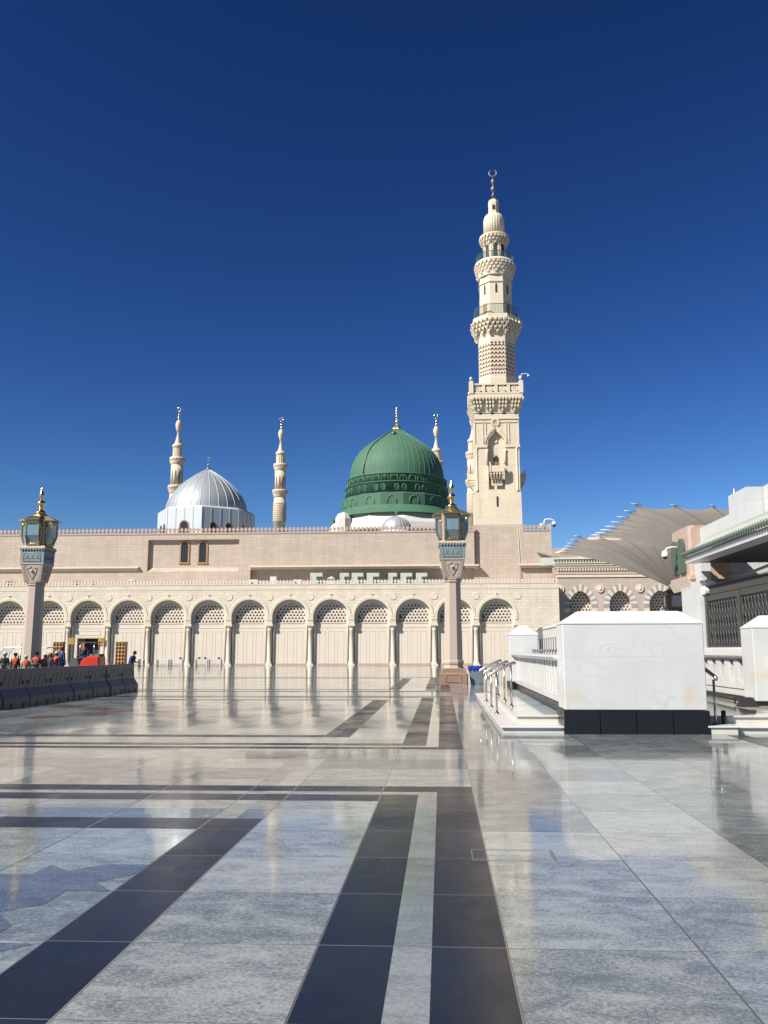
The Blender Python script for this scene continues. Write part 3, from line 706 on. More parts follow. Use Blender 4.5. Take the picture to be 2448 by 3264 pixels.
# square shaft with a tall pointed niche cut into the front
yf = my-HS; nx = mx-.1; NW = .95
mb.add([(mx+HS,yf,zlow),(mx+HS,my+HS,zlow),(mx+HS,my+HS,zsh),(mx+HS,yf,zsh)], [(0,1,2,3)])
mb.add([(mx-HS,yf,zlow),(mx-HS,my+HS,zlow),(mx-HS,my+HS,zsh),(mx-HS,yf,zsh)], [(0,3,2,1)])
zn0, zn1 = zm_(1560), zm_(1372)
mb.box(mx-HS, mx+HS, yf, yf+.3, zlow, zn0)
pts = [(nx-NW,zn0),(nx-NW,zn1-1.1),(nx-NW*.55,zn1-.55),(nx,zn1),(nx+NW*.55,zn1-.55),(nx+NW,zn1-1.1),(nx+NW,zn0)]
mb.arch(mx, HS, zn0, zsh, pts, yf, yf+.55)
mb.box(nx-NW-.1, nx+NW+.1, yf+.55, yf+.7, zn0, zsh)
part('square_shaft', mb, M['minaret'], mi)
rl = MB()
def ybx(x0, x1, z0, z1, pr): rl.box(x0, x1, yf-pr, yf+.01, z0, z1)
ybx(mx-HS-.06, mx+HS+.06, z487, z487+.16, .1); ybx(mx-HS-.06, mx+HS+.06, z487-.42, z487-.34, .08)
ybx(mx-HS-.08, nx-NW-.1, z745-.16, z745+.16, .12); ybx(nx+NW+.1, mx+HS+.08, z745-.16, z745+.16, .12)
for x in (mx-HS, nx-NW-.62, nx-NW-.30, nx+NW+.22, nx+NW+.54, mx+HS-.1): ybx(x, x+.1, z745, z487-.34, .08)
# pointed arch moulding and loop
for off, r in ((.22,.07),(.38,.05)):
    rl.tube([(nx-NW-off, yf-.04, z745), (nx-NW-off, yf-.04, zn1-1.05+off*.3), (nx-NW*.5-off*.6, yf-.04, zn1-.45+off), (nx+.15, yf-.05, zn1+off*1.8), (nx+.45, yf-.05, zn1+.55+off)], r, 6)
    rl.tube([(nx+NW+off, yf-.04, z745), (nx+NW+off, yf-.04, zn1-1.05+off*.3), (nx+NW*.5+off*.6, yf-.04, zn1-.45+off), (nx, yf-.04, zn1+off*1.5)], r, 6)
for rr in (.32,.46): rl.tube([(nx-.05+rr*cos(2*pi*i/18), yf-.07, zn1+1.0+rr*sin(2*pi*i/18)) for i in range(18)], .07, 6, closed=True)
for x in (mx-HS+.22, mx+HS-.3): rl.lathe([(.14,zlow+.1),(.14,zlow+.4),(.10,zlow+.5),(.10,z745-.5),(.15,z745-.3),(.15,z745-.16)], x, yf-.0, 10)
for x in (nx-NW-.12, nx+NW+.12): rl.lathe([(.12,zm_(1480)),(.12,zm_(1440)),(.17,zm_(1434))], x, yf-.06, 10)
part('relief_moulding', rl, M['minp'], mi)
mb = MB(); wz0, wz1 = zm_(1484), zm_(1449)
mb.prism([(nx-.28,wz0),(nx+.28,wz0),(nx+.28,wz1-.25),(nx,wz1+.08),(nx-.28,wz1-.25)], yf+.50, yf+.56)
w_ = part('niche_window', mb, M['dark'], mi); mb = MB(); mb.box(nx-.27,nx+.27,yf+.48,yf+.5,wz0,wz0+.55); part('shutter', mb, M['wood'], w_)
mb = MB(); mb.box(nx-.16,nx+.16,yf+.42,yf+.56,zm_(1408),zm_(1397)); part('niche_tablet', mb, M['minp'], mi)
mb = MB(); mb.box(nx-.10,nx+.08,yf-.17,yf+.03,zm_(1614),zm_(1583)); part('slit_window', mb, M['dark'], mi)
def balcony(cx, yy, ax, half, zb_, sgn=1):
    """small bracketed balcony; ax 0 faces -y, 1 faces +x"""
    m = MB()
    dp = .8
    m.box(cx-half, cx+half, -dp, 0, zb_, zb_+.12)
    m.box(cx-half, cx+half, -dp, -dp+.08, zb_+.12, zb_+.75); m.box(cx-half,cx-half+.08,-dp,0,zb_+.12,zb_+.75); m.box(cx+half-.08,cx+half,-dp,0,zb_+.12,zb_+.75)
    for s in (-1,1):
        m.box(cx+s*(half-.07)-.09, cx+s*(half-.07)+.09, -dp-.05, -dp+.13, zb_, zb_+.95); m.ball((cx+s*(half-.07), -dp+.04, zb_+1.05), .13, 8, 6)
    for tier in range(4):
        n = 5-tier//2; d = dp*(1-.22*tier)-.05; hw = half*(1-.1*tier)
        for i in range(n):
            x = cx-hw+hw*2*(i+.5)/n
            m.box(x-.11, x+.11, -d, 0, zb_-.28*(tier+1), zb_-.28*tier)
            m.lathe([(.02,zb_-.28*(tier+1)-.24),(.1,zb_-.28*(tier+1))], x, -d+.12, 6)
    m.box(cx-half*.75, cx+half*.75, -.12, 0, zb_-1.5, zb_)
    if ax == 0: m.moved(Matrix.Translation((0,yy,0)))
    else: m.moved(Matrix.Translation((yy,0,0)) @ Matrix.Rotation(pi/2,4,'Z') @ Matrix.Translation((0,0,0)))
    return m
part('small_balcony', balcony(nx, yf, 0, .85, zm_(1508)), M['minp'], mi)
mb = balcony(0, 0, 0, .85, zm_(1522)); mb.moved(Matrix.Translation((mx+HS,my-.3,0)) @ Matrix.Rotation(pi/2,4,'Z')); part('small_balcony', mb, M['minp'], mi)
mb = balcony(0, 0, 0, .85, zm_(1522)); mb.moved(Matrix.Translation((mx-HS,my-.3,0)) @ Matrix.Rotation(-pi/2,4,'Z')); part('small_balcony', mb, M['minp'], mi)
# stalactite corbels
def corb_square(z0, z1, h0, h1, tiers, per):
    m = MB(); m.square([(h0,z0-.1),(h0,z0+.05),(h1-.35,z1-.25),(h1-.05,z1)], mx, my)
    for t in range(tiers):
        f = (t+.5)/tiers; h = h0+(h1-h0)*(f**.8)+.10; za = z0+(z1-z0)*t/tiers; zc = z0+(z1-z0)*(t+1)/tiers
        for side in range(4):
            R_ = Matrix.Translation((mx,my,0)) @ Matrix.Rotation(side*pi/2,4,'Z')
            q = MB()
            n = per*4
            for i in range(n):
                ph = (i % 4)
                if t < tiers-1 and ph == 3: continue
                if t == 0 and ph != 1: continue
                x = -h+2*h*(i+.5+.5)/n if True else 0
                w = h/n*.62; d = .34+.1*(t == tiers-1)
                q.box(x-w, x+w, -h-.10, -h+d, (za+zc)/2, zc)
                q.loft([[(x-w*.25,-h+.06,za-.05),(x+w*.25,-h+.06,za-.05),(x+w*.25,-h+d*.6,za-.05),(x-w*.25,-h+d*.6,za-.05)],
                        [(x-w,-h-.10,(za+zc)/2),(x+w,-h-.10,(za+zc)/2),(x+w,-h+d,(za+zc)/2),(x-w,-h+d,(za+zc)/2)]])
            m.merge(q, R_)
    return m
zq0 = zm_(1316); ZD[0] = my-HW*1.13; zq1 = zm_(1266); HB = HW*1.125
part('stalactite_corbel', corb_square(zq0, zq1, HS, HB, 4, 4), M['minp'], mi)
zs1 = zm_(1256); HBal = HW*1.14
mb = MB(); mb.square([(HBal,zq1),(HBal,zs1)], mx, my); mb.square([(HBal-.1,zs1),(HBal-.1,zs1+.12)], mx, my)
part('balcony_slab', mb, M['minp'], mi)
zs2 = zm_(1221); mb = MB(); pn = MB(); post = HBal-.18
for side in range(4):
    R_ = Matrix.Translation((mx,my,0)) @ Matrix.Rotation(side*pi/2,4,'Z'); q = MB(); r_ = MB()
    q.box(-post, post, -post-.12, -post+.12, zs1+.1, zs1+.28); q.box(-post, post, -post-.14, -post+.14, zs2-.2, zs2)
    for i in range(5):
        x = -post+2*post*i/4
        if 0 < i < 4: q.box(x-.19, x+.19, -post-.12, -post+.12, zs1+.28, zs2-.2)
    q.box(-post-.26, -post+.26, -post-.26, -post+.26, zs1+.1, zs2+.25)
    q.lathe([(.30,zs2+.25),(.02,zs2+.42)], -post, -post, 4, ph=pi/4); q.ball((-post,-post,zs2+.62), .2, 10, 8, sz=1.2)
    for i in range(4):
        xc2 = -post+2*post*(i+.5)/4; w = post/4-.19; zc2 = (zs1+zs2)/2+.05; hh = (zs2-zs1)/2-.25
        for k in range(8):
            a = 2*pi*k/8; r_.box(xc2+.27*cos(a)-.11, xc2+.27*cos(a)+.11, -post-.02, -post+.05, zc2+.27*sin(a)-.09, zc2+.27*sin(a)+.09)
        r_.box(xc2-w, xc2-w*.55, -post, -post+.05, zc2-hh, zc2+hh); r_.box(xc2+w*.55, xc2+w, -post, -post+.05, zc2-hh, zc2+hh)
        r_.box(xc2-w, xc2+w, -post, -post+.05, zc2-hh, zc2-hh*.62); r_.box(xc2-w, xc2+w, -post, -post+.05, zc2+hh*.62, zc2+hh)
        r_.box(xc2-.12, xc2+.12, -post+.005, -post+.045, zc2-.12, zc2+.12)
    mb.merge(q, R_); pn.merge(r_, R_)
part('parapet', mb, M['minp'], mi); part('pierced_panel', pn, M['minp'], mi)
mx += .38
# octagon: half widths taken from the face-to-face width
PH8 = pi/8
def oct_(r): return r/cos(pi/8)
pxm = F/(my-0)/1.0
def hw(px): return px/F*my*.97
HO = hw(60.5)
ZD[0] = my-HO
z_a, z_b, z_c, z_d = zs1, zm_(1196), zm_(1088), zm_(1064)
o8 = MB(); o8.lathe([(oct_(HO*1.02),z_a),(oct_(HO*1.02),zm_(1203)),(oct_(HO),zm_(1202)),(oct_(HO),z_b)], mx, my, 8, PH8, smooth=False)
part('octagonal_shaft', o8, M['minp'], mi); o8 = MB(); o8.lathe([(oct_(HO),z_c),(oct_(HO),z_d),(oct_(HO*1.03),z_d+.05),(oct_(HO*1.03),z_d+.3)], mx, my, 8, PH8, smooth=False)
part('octagonal_shaft', o8, M['minp'], mi)
part('chevron_ground', MB().lathe([(oct_(HO-.16),z_b-.02),(oct_(HO-.16),z_c+.02)], mx, my, 8, PH8, smooth=False), M['chev'], mi)
zz = MB(); nrow = 7; fw = 2*HO*math.tan(pi/8); zr = zm_(1180); rowh = (z_c-zr)/nrow; per = 4
for side in range(8):
    R_ = Matrix.Translation((mx,my,0)) @ Matrix.Rotation(side*pi/4,4,'Z'); q = MB()
    for r in range(nrow):
        zc2 = zr+rowh*(r+.12); amp = rowh*.55; wd = rowh*.46; n = per*2
        for i in range(n):
            xa_, xb_ = -fw/2+fw*i/n, -fw/2+fw*(i+1)/n
            za_, zb_2 = zc2+(amp if i % 2 else 0), zc2+(0 if i % 2 else amp)
            q.prism([(xa_,za_),(xb_,zb_2),(xb_,zb_2+wd),(xa_,za_+wd)], -HO, -HO+.17)
    q.box(-fw/2, fw/2, -HO, -HO+.17, z_b, z_b+.18)
    for i in range(5):   # dash row
        xa_ = -fw/2+fw*(i+.02)/5; q.box(xa_, xa_+fw/5*.32, -HO, -HO+.17, z_b+.18, z_b+.42)
    q.box(-fw/2, fw/2, -HO, -HO+.17, z_b+.42, z_b+.62)
    for i in range(4):
        xa_ = -fw/2+fw*i/4; q.prism([(xa_,z_b+.62),(xa_+fw/8,zr+.25),(xa_,zr+.25)], -HO, -HO+.17); q.prism([(xa_+fw/4,z_b+.62),(xa_+fw/4,zr+.25),(xa_+fw/8,zr+.25)], -HO, -HO+.17)
    q.prism([(-fw/2,z_c-.18),(fw/2,z_c-.18),(fw/2,z_c+.01),(-fw/2,z_c+.01)], -HO, -HO+.17)
    zz.merge(q, R_)
part('chevron_bands', zz, M['minp'], mi)
def corb_round(z0, z1, r0, r1, tiers, n, sides=48, seg=None):
    m = MB(); m.lathe([(r0,z0-.2),(r0*1.01,z0),(r0+(r1-r0)*.55,z0+(z1-z0)*.62),(r1-.12,z1-.1),(r1,z1)], mx, my, sides, PH8 if sides == 8 else 0, smooth=False)
    for t in range(tiers):
        f = (t+.6)/tiers; r = r0+(r1-r0)*f; za = z0+(z1-z0)*t/tiers; zc = z0+(z1-z0)*(t+1)/tiers
        for i in range(n):
            if t == 0 and i % 2: continue
            a = 2*pi*(i+.5*(t % 2))/n; w = pi*r/n*.60
            if sides == 8: rr = r/cos(((a+pi/8) % (pi/4))-pi/8)*1.0
            else: rr = r
            q = MB(); q.box(-w, w, -rr-.14, -rr+.35, (za+zc)/2-.05, zc-.02)
            q.loft([[(-w*.25,-rr+.05,za-.12),(w*.25,-rr+.05,za-.12),(w*.25,-rr+.25,za-.12),(-w*.25,-rr+.25,za-.12)],[(-w,-rr-.14,(za+zc)/2-.05),(w,-rr-.14,(za+zc)/2-.05),(w,-rr+.35,(za+zc)/2-.05),(-w,-rr+.35,(za+zc)/2-.05)]])
            m.merge(q, Matrix.Translation((mx,my,0)) @ Matrix.Rotation(a,4,'Z'))
    return m
H3 = hw(78); z3a = zm_(1062); ZD[0] = my-H3; z3b = zm_(1012)
part('stalactite_corbel', corb_round(z3a, z3b, oct_(HO), oct_(H3), 4, 32, 8), M['minp'], mi)
z3c = zm_(1000); mb = MB(); mb.lathe([(oct_(H3*1.02),z3b),(oct_(H3*1.02),z3c),(oct_(H3*.98),z3c),(oct_(H3*.98),z3c+.12)], mx, my, 8, PH8, smooth=False); part('balcony_slab', mb, M['minp'], mi)
def railing(z0, z1, r, sides, name='railing'):
    m = MB(); q = MB(); k = 8 if sides == 8 else 40
    pts = [(mx+r*cos(PH8*(sides == 8)+2*pi*i/k), my+r*sin(PH8*(sides == 8)+2*pi*i/k)) for i in range(k)]
    for z in (z1, z0+.12): m.tube([(a,b_,z) for a, b_ in pts], .05, 5, closed=True)
    for i in range(k):
        a, b_ = pts[i], pts[(i+1) % k]; n = 12 if sides == 8 else 2
        for j in range(n):
            x = a[0]+(b_[0]-a[0])*j/n; y = a[1]+(b_[1]-a[1])*j/n
            m.box(x-.02, x+.02, y-.02, y+.02, z0, z1)
        q.add([(a[0],a[1],z0+.1),(b_[0],b_[1],z0+.1),(b_[0],b_[1],z1-.05),(a[0],a[1],z1-.05)], [(0,1,2,3)])
    o = part(name, m, M['railgreen'], mi); part('mesh_infill', q, M['railglass'], o, recalc=False)
railing(z3c, zm_(966), oct_(H3*.94), 8)
H2 = hw(54); ZD[0] = my-H2; z2t = zm_(892)
s2 = MB(); s2.lathe([(oct_(H2),z3c),(oct_(H2),zm_(898)),(oct_(H2)+.12,zm_(897)),(oct_(H2)+.12,zm_(893)),(oct_(H2),zm_(892)),(oct_(H2)*.98,zm_(874)),(oct_(H2)+.1,zm_(873)),(oct_(H2)+.1,zm_(869))], mx, my, 8, PH8, smooth=False)
part('upper_octagon', s2, M['minp'], mi)
for side in range(8):
    a = side*pi/4; R_ = Matrix.Translation((mx,my,0)) @ Matrix.Rotation(a,4,'Z')
    q = MB(); zA, zB = zm_(932), zm_(900)
    q.prism([(-.13,zA),(.13,zA),(.13,zB-.3),(0,zB),(-.13,zB-.3)], -H2-.02, -H2+.02); q.moved(R_)
    part('slit_window', q, M['dark'], mi)
for side in (7, 1):
    R_ = Matrix.Translation((mx,my,0)) @ Matrix.Rotation(side*pi/4,4,'Z')
    q = MB(); q.box(-.32,.32,-H2-.04,-H2+.02,z3c,z3c+1.9); q.moved(R_); part('door', q, M['woodlt'], mi)
H1 = hw(69); z1a = zm_(868); ZD[0] = my-H1; z1b = zm_(825)
part('stalactite_corbel', corb_round(z1a, z1b, oct_(H2)+.05, H1, 4, 28), M['minp'], mi)
z1c = zm_(818); mb = MB(); mb.lathe([(H1,z1b),(H1,z1c),(H1*.97,z1c),(H1*.97,z1c+.1)], mx, my, 40); part('balcony_slab', mb, M['minp'], mi)
railing(z1c, zm_(795), H1*.93, 40)
HQ = hw(37); ZD[0] = my-HQ; z0a = zm_(776); ZD[0] = my-hw(51); z0b = zm_(743)
mb = MB(); mb.lathe([(HQ,z1c),(HQ,z0a)], mx, my, 24); part('lantern_drum', mb, M['minp'], mi)
for side in range(8):
    R_ = Matrix.Translation((mx,my,0)) @ Matrix.Rotation(side*pi/4,4,'Z'); q = MB()
    q.prism(round_arch(0, .24, z0a-.1, z1c+.1, 10)[::-1], -HQ-.03, -HQ+.1); q.moved(R_); part('arched_opening', q, M['dark'], mi)
    q = MB(); q.box(-.12,.12,-HQ-.1,-HQ+.1,z1c,z0a); q.moved(Matrix.Translation((mx,my,0)) @ Matrix.Rotation(side*pi/4+pi/8,4,'Z')); part('pier', q, M['minp'], mi)
HC = hw(51)
part('stalactite_corbel', corb_round(z0a, z0b, HQ, HC, 3, 24), M['minp'], mi)
part('cornice_ring', MB().lathe([(HC,z0b),(HC*1.01,z0b+.25),(HC*.9,z0b+.3)], mx, my, 32), M['minp'], mi)
# ribbed cap
HD = hw(36.5); ZD[0] = my-HD; zd0, zd1 = zm_(739), zm_(668)
prof = [(1,0),(1,.62),(.985,.72),(.93,.83),(.83,.91),(.68,.97),(.52,1.0)]
n = 96; rings = []
for r, t_ in prof:
    rings.append([(mx+HD*r*(1-.06*abs(sin(12*2*pi*i/n)))*cos(2*pi*i/n), my+HD*r*(1-.06*abs(sin(12*2*pi*i/n)))*sin(2*pi*i/n), zd0+(zd1-zd0)*t_) for i in range(n)])
part('ribbed_cap', MB().loft(rings, smooth=True), M['minp'], mi)
HL = hw(18); ZD[0] = my-HL; zl1 = zm_(641); zl2 = zm_(628)
part('top_kiosk', MB().lathe([(oct_(HL),zd1),(oct_(HL),zl1),(oct_(HL*.85),zl1+.35),(oct_(HL*.45),zl2),(.1,zl2+.05)], mx, my, 8, PH8, smooth=False), M['minp'], mi)
for side in range(4):
    q = MB(); q.prism(round_arch(0, .2, zm_(656), zm_(667), 10)[::-1], -HL-.02, -HL+.1); q.moved(Matrix.Translation((mx,my,0)) @ Matrix.Rotation(side*pi/2,4,'Z')); part('arched_opening', q, M['dark'], mi)
fin = MB(); K = hw(1); ZD[0] = my
fin.lathe([(K*9,zm_(627)),(K*3,zm_(618)),(K*1.5,zm_(613)),(K*3,zm_(611)),(K*8,zm_(607)),(K*9,zm_(603)),(K*7,zm_(598)),(K*2.5,zm_(594)),(K*2,zm_(588)),(K*6,zm_(584)),(K*7,zm_(579)),(K*5,zm_(574)),(K*1.8,zm_(571)),(K*1.3,zm_(566))], mx, my, 14)
zc = zm_(552); rr = K*13
cres = [(mx+rr*sin(a), my, zc-rr*cos(a)) for a in [(-2.75+5.5*i/26) for i in range(27)]]
fin.tube(cres, [K*(.8+2.6*cos(a/2)**2) for a in [(-2.75+5.5*i/26) for i in range(27)]], 6)
part('crescent_finial', fin, M['iron'], mi)
# camera on the minaret parapet
def dome_cam(name, x, y, z, label, arm=1.0, sc=1.0):
    t = thing(name, (x,y,z), label, 'camera')
    part('pole', MB().tube([(x,y,z),(x,y,z+.9*sc),(x+.12*sc,y,z+1.05*sc),(x+arm*.5,y,z+1.08*sc),(x+arm*.8,y,z+.98*sc),(x+arm*.85,y,z+.8*sc)], .07*sc, 8), M['white'], t)
    part('housing', MB().lathe([(.05*sc,z+.86*sc),(.2*sc,z+.8*sc),(.23*sc,z+.62*sc),(.2*sc,z+.52*sc)], x+arm*.85, y, 14), M['white'], t)
    part('lens_dome', MB().ball((x+arm*.85,y,z+.52*sc), .17*sc, 12, 8), M['rubber'], t)
    part('junction_box', MB().bbox(x-.42*sc,x-.12*sc,y-.12*sc,y+.12*sc,z+.2*sc,z+.7*sc,.02), M['white'], t)
mx -= .38
x, z = P(1662, 1213, my-HBal+.2); dome_cam('security_camera', x, my-HBal+.25, zs2+.42, 'white dome camera on the corner of the tall minaret parapet', 1.0, .7)
# ---------------- right end block of the hall
rb = thing('end_block', (10.5,98.5,8.5), 'pink stone end block with a short toothed parapet beside the tall minaret base', 'building')
x0, x1 = X_(1663,1750,YU), X_(1757,1700,YU)
ztb = Z_(1710,1690,YU); mb = MB()
mb.box(x0+.0, x1, YU, YU+6, zc0, ztb); mb.box(x0+.12, x1+.0, YU+.25, YU+6, 8.2, zc0)
mb.box(x0, x0+.28, YU, YU+.35, ztb, ztb+.75); mb.box(x1-.3, x1, YU, YU+.35, ztb, ztb+.75)
part('wall', mb, M['pink'], rb)
mb = MB(); mb.box(x0-.25, x1+.3, YU-.12, YU+.3, zc0, zc0+.14); mb.box(x0-.32, x1+.38, YU-.26, YU+.3, zc0+.14, zc0+.28); mb.box(x0-.4, x1+.45, YU-.38, YU+.3, zc0+.28, zc0+.45)
part('cornice', mb, M['creamp'], rb)
mb = MB(); x = x0+.55
while x < x1-.4: merlon(mb, x, ztb+.05, .475, .62, YU+.05); x += .475
mb.box(x0+.2, x1-.2, YU-.06, YU+.2, ztb-.08, ztb+.06); part('crenellation', mb, M['pinkp'], rb)
xc_, zc_ = P(1736,1676,YU+.3); dome_cam('security_camera', xc_, YU+.6, ztb+.02, 'white dome camera with junction box on the parapet of the pink end block', 1.35, 1.25)
t = part('conduit', MB().tube([(x0-.35,YU+.5,ztb+.2),(x0-.2,YU+.42,zc0+.6),(x0-.25,YU+.4,8.7)], .035, 6).tube([(x0-.1,YU+.5,ztb+.1),(x0-.05,YU+.4,zc0+.6),(x0,YU+.2,8.7)], .035, 6), M['acgreen'], rb)
# ================================================================== FAR SLENDER MINARETS
YFM = 300.0
def far_minaret():
    k = YFM/F/3.456     # crop pixel to metres
    t = thing('slender_minaret', (0,0,0), '', 'minaret', 'slender minarets far behind the mosque roof')
    def H(y): return (1050-y)*k    # heights relative to the lower balcony (y=1050)
    def lp(name, pr, m, n=24, smooth=True): return part(name, MB().lathe([(r*k, H(y)) for r, y in pr], 0, 0, n, smooth=smooth), m, t)
    lp('zigzag_shaft', [(66,1900),(66,1420),(71,1418),(71,1190),(66,1188),(66,1140)], M['minfar'], 24)
    zzb = MB(); nz = 9
    for r in range(nz):
        y = 1400-r*24; pts = []
        rings = []
        for i in range(49):
            a = 2*pi*i/48; zz_ = H(y)+(6*k if i % 2 else -6*k)
            rings.append([(cos(a)*q*k, sin(a)*q*k, zz_+dz*k) for q, dz in ((70,-5),(75,-4),(75,5),(70,6))])
        zzb.loft(rings, cap=False)
    part('zigzag_bands', zzb, M['minfar'], t)
    lp('corbel', [(66,1140),(72,1120),(76,1105),(84,1092),(86,1088)], M['minfar'])
    lp('balcony', [(86,1088),(86,1050),(80,1050)], M['minfar'], 32)
    pk = MB()
    pk.loft([[(rr_*k*cos(2*pi*i/80), rr_*k*sin(2*pi*i/80), H(y_)) for i in range(80) for rr_ in [86.5+(1.5 if i % 4 < 2 else -2)]] for y_ in (1078,1058)], cap=False)
    part('balcony_pattern', pk, M['chev'], t)
    lp('arcaded_shaft', [(62,1050),(62,830)], M['minfar'], 24)
    for i in range(10):
        q = MB(); w = 7*k; q.prism([(-w,H(1040)),(w,H(1040)),(w,H(915)),(0,H(885)),(-w,H(915))], -62.5*k, -60*k); q.moved(Matrix.Rotation(2*pi*i/10+.1,4,'Z')); part('pointed_opening', q, M['mindark'], t)
    lp('corbel', [(62,830),(68,820),(68,812),(74,800),(78,790)], M['minfar'])
    lp('balcony', [(78,790),(78,750),(72,750)], M['minfar'], 32)
    pk = MB()
    pk.loft([[(rr_*k*cos(2*pi*i/72), rr_*k*sin(2*pi*i/72), H(y_)) for i in range(72) for rr_ in [78.5+(1.5 if i % 4 < 2 else -2)]] for y_ in (782,762)], cap=False)
    part('balcony_pattern', pk, M['chev'], t)
    q = MB(); rings = []
    for y in (750, 645): rings.append([(cos(2*pi*i/64)*(50-(4 if i % 4 < 2 else 0))*k, sin(2*pi*i/64)*(50-(4 if i % 4 < 2 else 0))*k, H(y)) for i in range(64)])
    part('fluted_shaft', q.loft(rings), M['minfar'], t)
    lp('crown_ring', [(50,645),(57,635),(57,618),(40,600)], M['minfar'])
    lp('cone', [(38,612),(36,600),(24,555),(14,510),(12,492),(16,488),(16,482),(10,478)], M['minfar'])
    lp('bulb', [(9,480),(18,460),(29,425),(33,395),(29,370),(18,348),(8,340)], M['minfar'])
    f = MB(); f.lathe([(r*k,H(y)) for r, y in [(6,342),(12,330),(12,322),(5,312),(4,300),(10,292),(10,284),(4,276),(3,262),(7,256),(7,250),(3,244),(2.5,236)]], 0, 0, 10)
    f.tube([(19*k*sin(a),0,H(219)-19*k*cos(a)) for a in [-2.7+5.4*i/20 for i in range(21)]], [k*(2+4*cos(a/2)**2) for a in [-2.7+5.4*i/20 for i in range(21)]], 6)
    part('crescent_finial', f, M['brass'], t)
    return t
fm = far_minaret()
def place_min(o, u, v, sc, label, yy=YFM):
    x, z = P(u, v, yy); o.location = (x, yy, z); o.scale = (sc,)*3; o['label'] = label
place_min(fm, 892.5, 1563, 1.0, 'slender far minaret standing alone against the sky between the two big domes')
c = copy_tree(fm); place_min(c, 562, 1549, 1.09, 'slender far minaret rising from behind the silver dome')
c = copy_tree(fm); place_min(c, 1392, 1555, 1.0, 'slender far minaret half hidden behind the green dome')
c = copy_tree(fm); place_min(c, 1509, 1531, 1.06, 'slender far minaret showing only its edge beside the tall minaret shaft')
# ================================================================== SILVER DOME
YS = 125.0; ks = YS/F/3.456; sxp = P(662.0, 1635, YS)
sd = thing('silver_dome', (sxp[0]-.15, YS, 12), 'pointed silver ribbed dome on a pale octagonal drum with orange-framed arched windows', 'dome')
def zS(y, u=662): return Z_(u, 1260+y/3.456, YS)
scx = sd.location.x; RD = 455*ks
# smooth profile by interpolation
def interp(pts, n):
    out = []
    for i in range(len(pts)-1):
        p0 = pts[max(i-1,0)]; p1 = pts[i]; p2 = pts[i+1]; p3 = pts[min(i+2,len(pts)-1)]
        for j in range(n):
            t_ = j/n
            out.append(tuple(.5*((2*p1[k])+(-p0[k]+p2[k])*t_+(2*p0[k]-5*p1[k]+4*p2[k]-p3[k])*t_*t_+(-p0[k]+3*p1[k]-3*p2[k]+p3[k])*t_**3) for k in (0,1)))
    out.append(pts[-1]); return out
dprof = interp([(455*ks,zS(1310)),(435*ks,zS(1210)),(383*ks,zS(1110)),(288*ks,zS(1000)),(162*ks,zS(905)),(58*ks,zS(841)),(20*ks,zS(822))], 5)
part('shell', MB().lathe(dprof, scx, YS, 72), M['silver'], sd)
rb_ = MB()
for i in range(28):
    a = 2*pi*(i+.5)/28; rb_.tube([(scx+(r+.02)*cos(a), YS+(r+.02)*sin(a), z) for r, z in dprof[:-2]], .05, 4)
part('seams', rb_, M['drumwhite'], sd)
ph = radians(-90+10.3)
def drum(R_, z0, z1): return MB().lathe([(R_,z0),(R_,z1),(R_-.3,z1+.25),(455*ks,z1+.3)], scx, YS, 8, ph, smooth=False)
part('drum', drum(535*ks, 11, zS(1310)), M['drumwhite'], sd)
sm = MB()
for i in range(8):
    a0 = ph+2*pi*i/8; a1 = ph+2*pi*(i+1)/8; R_ = 535*ks
    p0 = Vector((scx+R_*cos(a0), YS+R_*sin(a0), 0)); p1 = Vector((scx+R_*cos(a1), YS+R_*sin(a1), 0))
    for q in range(5):
        p = p0.lerp(p1, q/4); sm.box(p.x-.03, p.x+.03, p.y-.03, p.y+.03, 11, zS(1310))
part('drum_seams', sm, M['silver'], sd)
def on_face(a0, a1, R_, f, mb, push=0):
    p0 = Vector((scx+R_*cos(a0), YS+R_*sin(a0), 0)); p1 = Vector((scx+R_*cos(a1), YS+R_*sin(a1), 0))
    d = (p1-p0).normalized(); nrm = Vector((d.y,-d.x,0)); c = p0.lerp(p1, f)
    M_ = Matrix(((d.x,-nrm.x,0,c.x),(d.y,-nrm.y,0,c.y),(0,0,1,0),(0,0,0,1)))
    return mb.moved(M_)
for i, f, w in ((7,.5,.62),(0,.3,.36),(0,.72,.36),(6,.42,.36),(6,.75,.36),(5,.6,.36),(5,.3,.36),(1,.3,.36)):
    a0 = ph+2*pi*i/8; a1 = a0+2*pi/8
    if i == 6: a0, a1 = ph+2*pi*6/8, ph+2*pi*7/8
    wz = (zS(1392)-w if i == 7 else zS(1405)-w)-.85
    q = MB(); q.prism(round_arch(0, w*1.25, wz, wz-3, 12)[::-1], -.08, .05); on_face(a0, a1, 535*ks, f, q); fr = part('drum_window', q, M['woodlt'], sd)
    q = MB(); q.prism(round_arch(0, w, wz, wz-3, 12)[::-1], -.11, -.085); on_face(a0, a1, 535*ks, f, q); part('pane', q, M['glassdk'], fr)
part('finial', MB().lathe([(30*ks,zS(822)),(22*ks,zS(805)),(8*ks,zS(795)),(5*ks,zS(780)),(12*ks,zS(772)),(12*ks,zS(766)),(5*ks,zS(758)),(4*ks,zS(735)),(9*ks,zS(728)),(4*ks,zS(720))], scx, YS, 10)
     .tube([(scx-15*ks,YS,zS(718)),(scx-16*ks,YS,zS(700)),(scx,YS,zS(680)),(scx+16*ks,YS,zS(700)),(scx+15*ks,YS,zS(718))], 4*ks, 5, closed=True), M['iron'], sd)
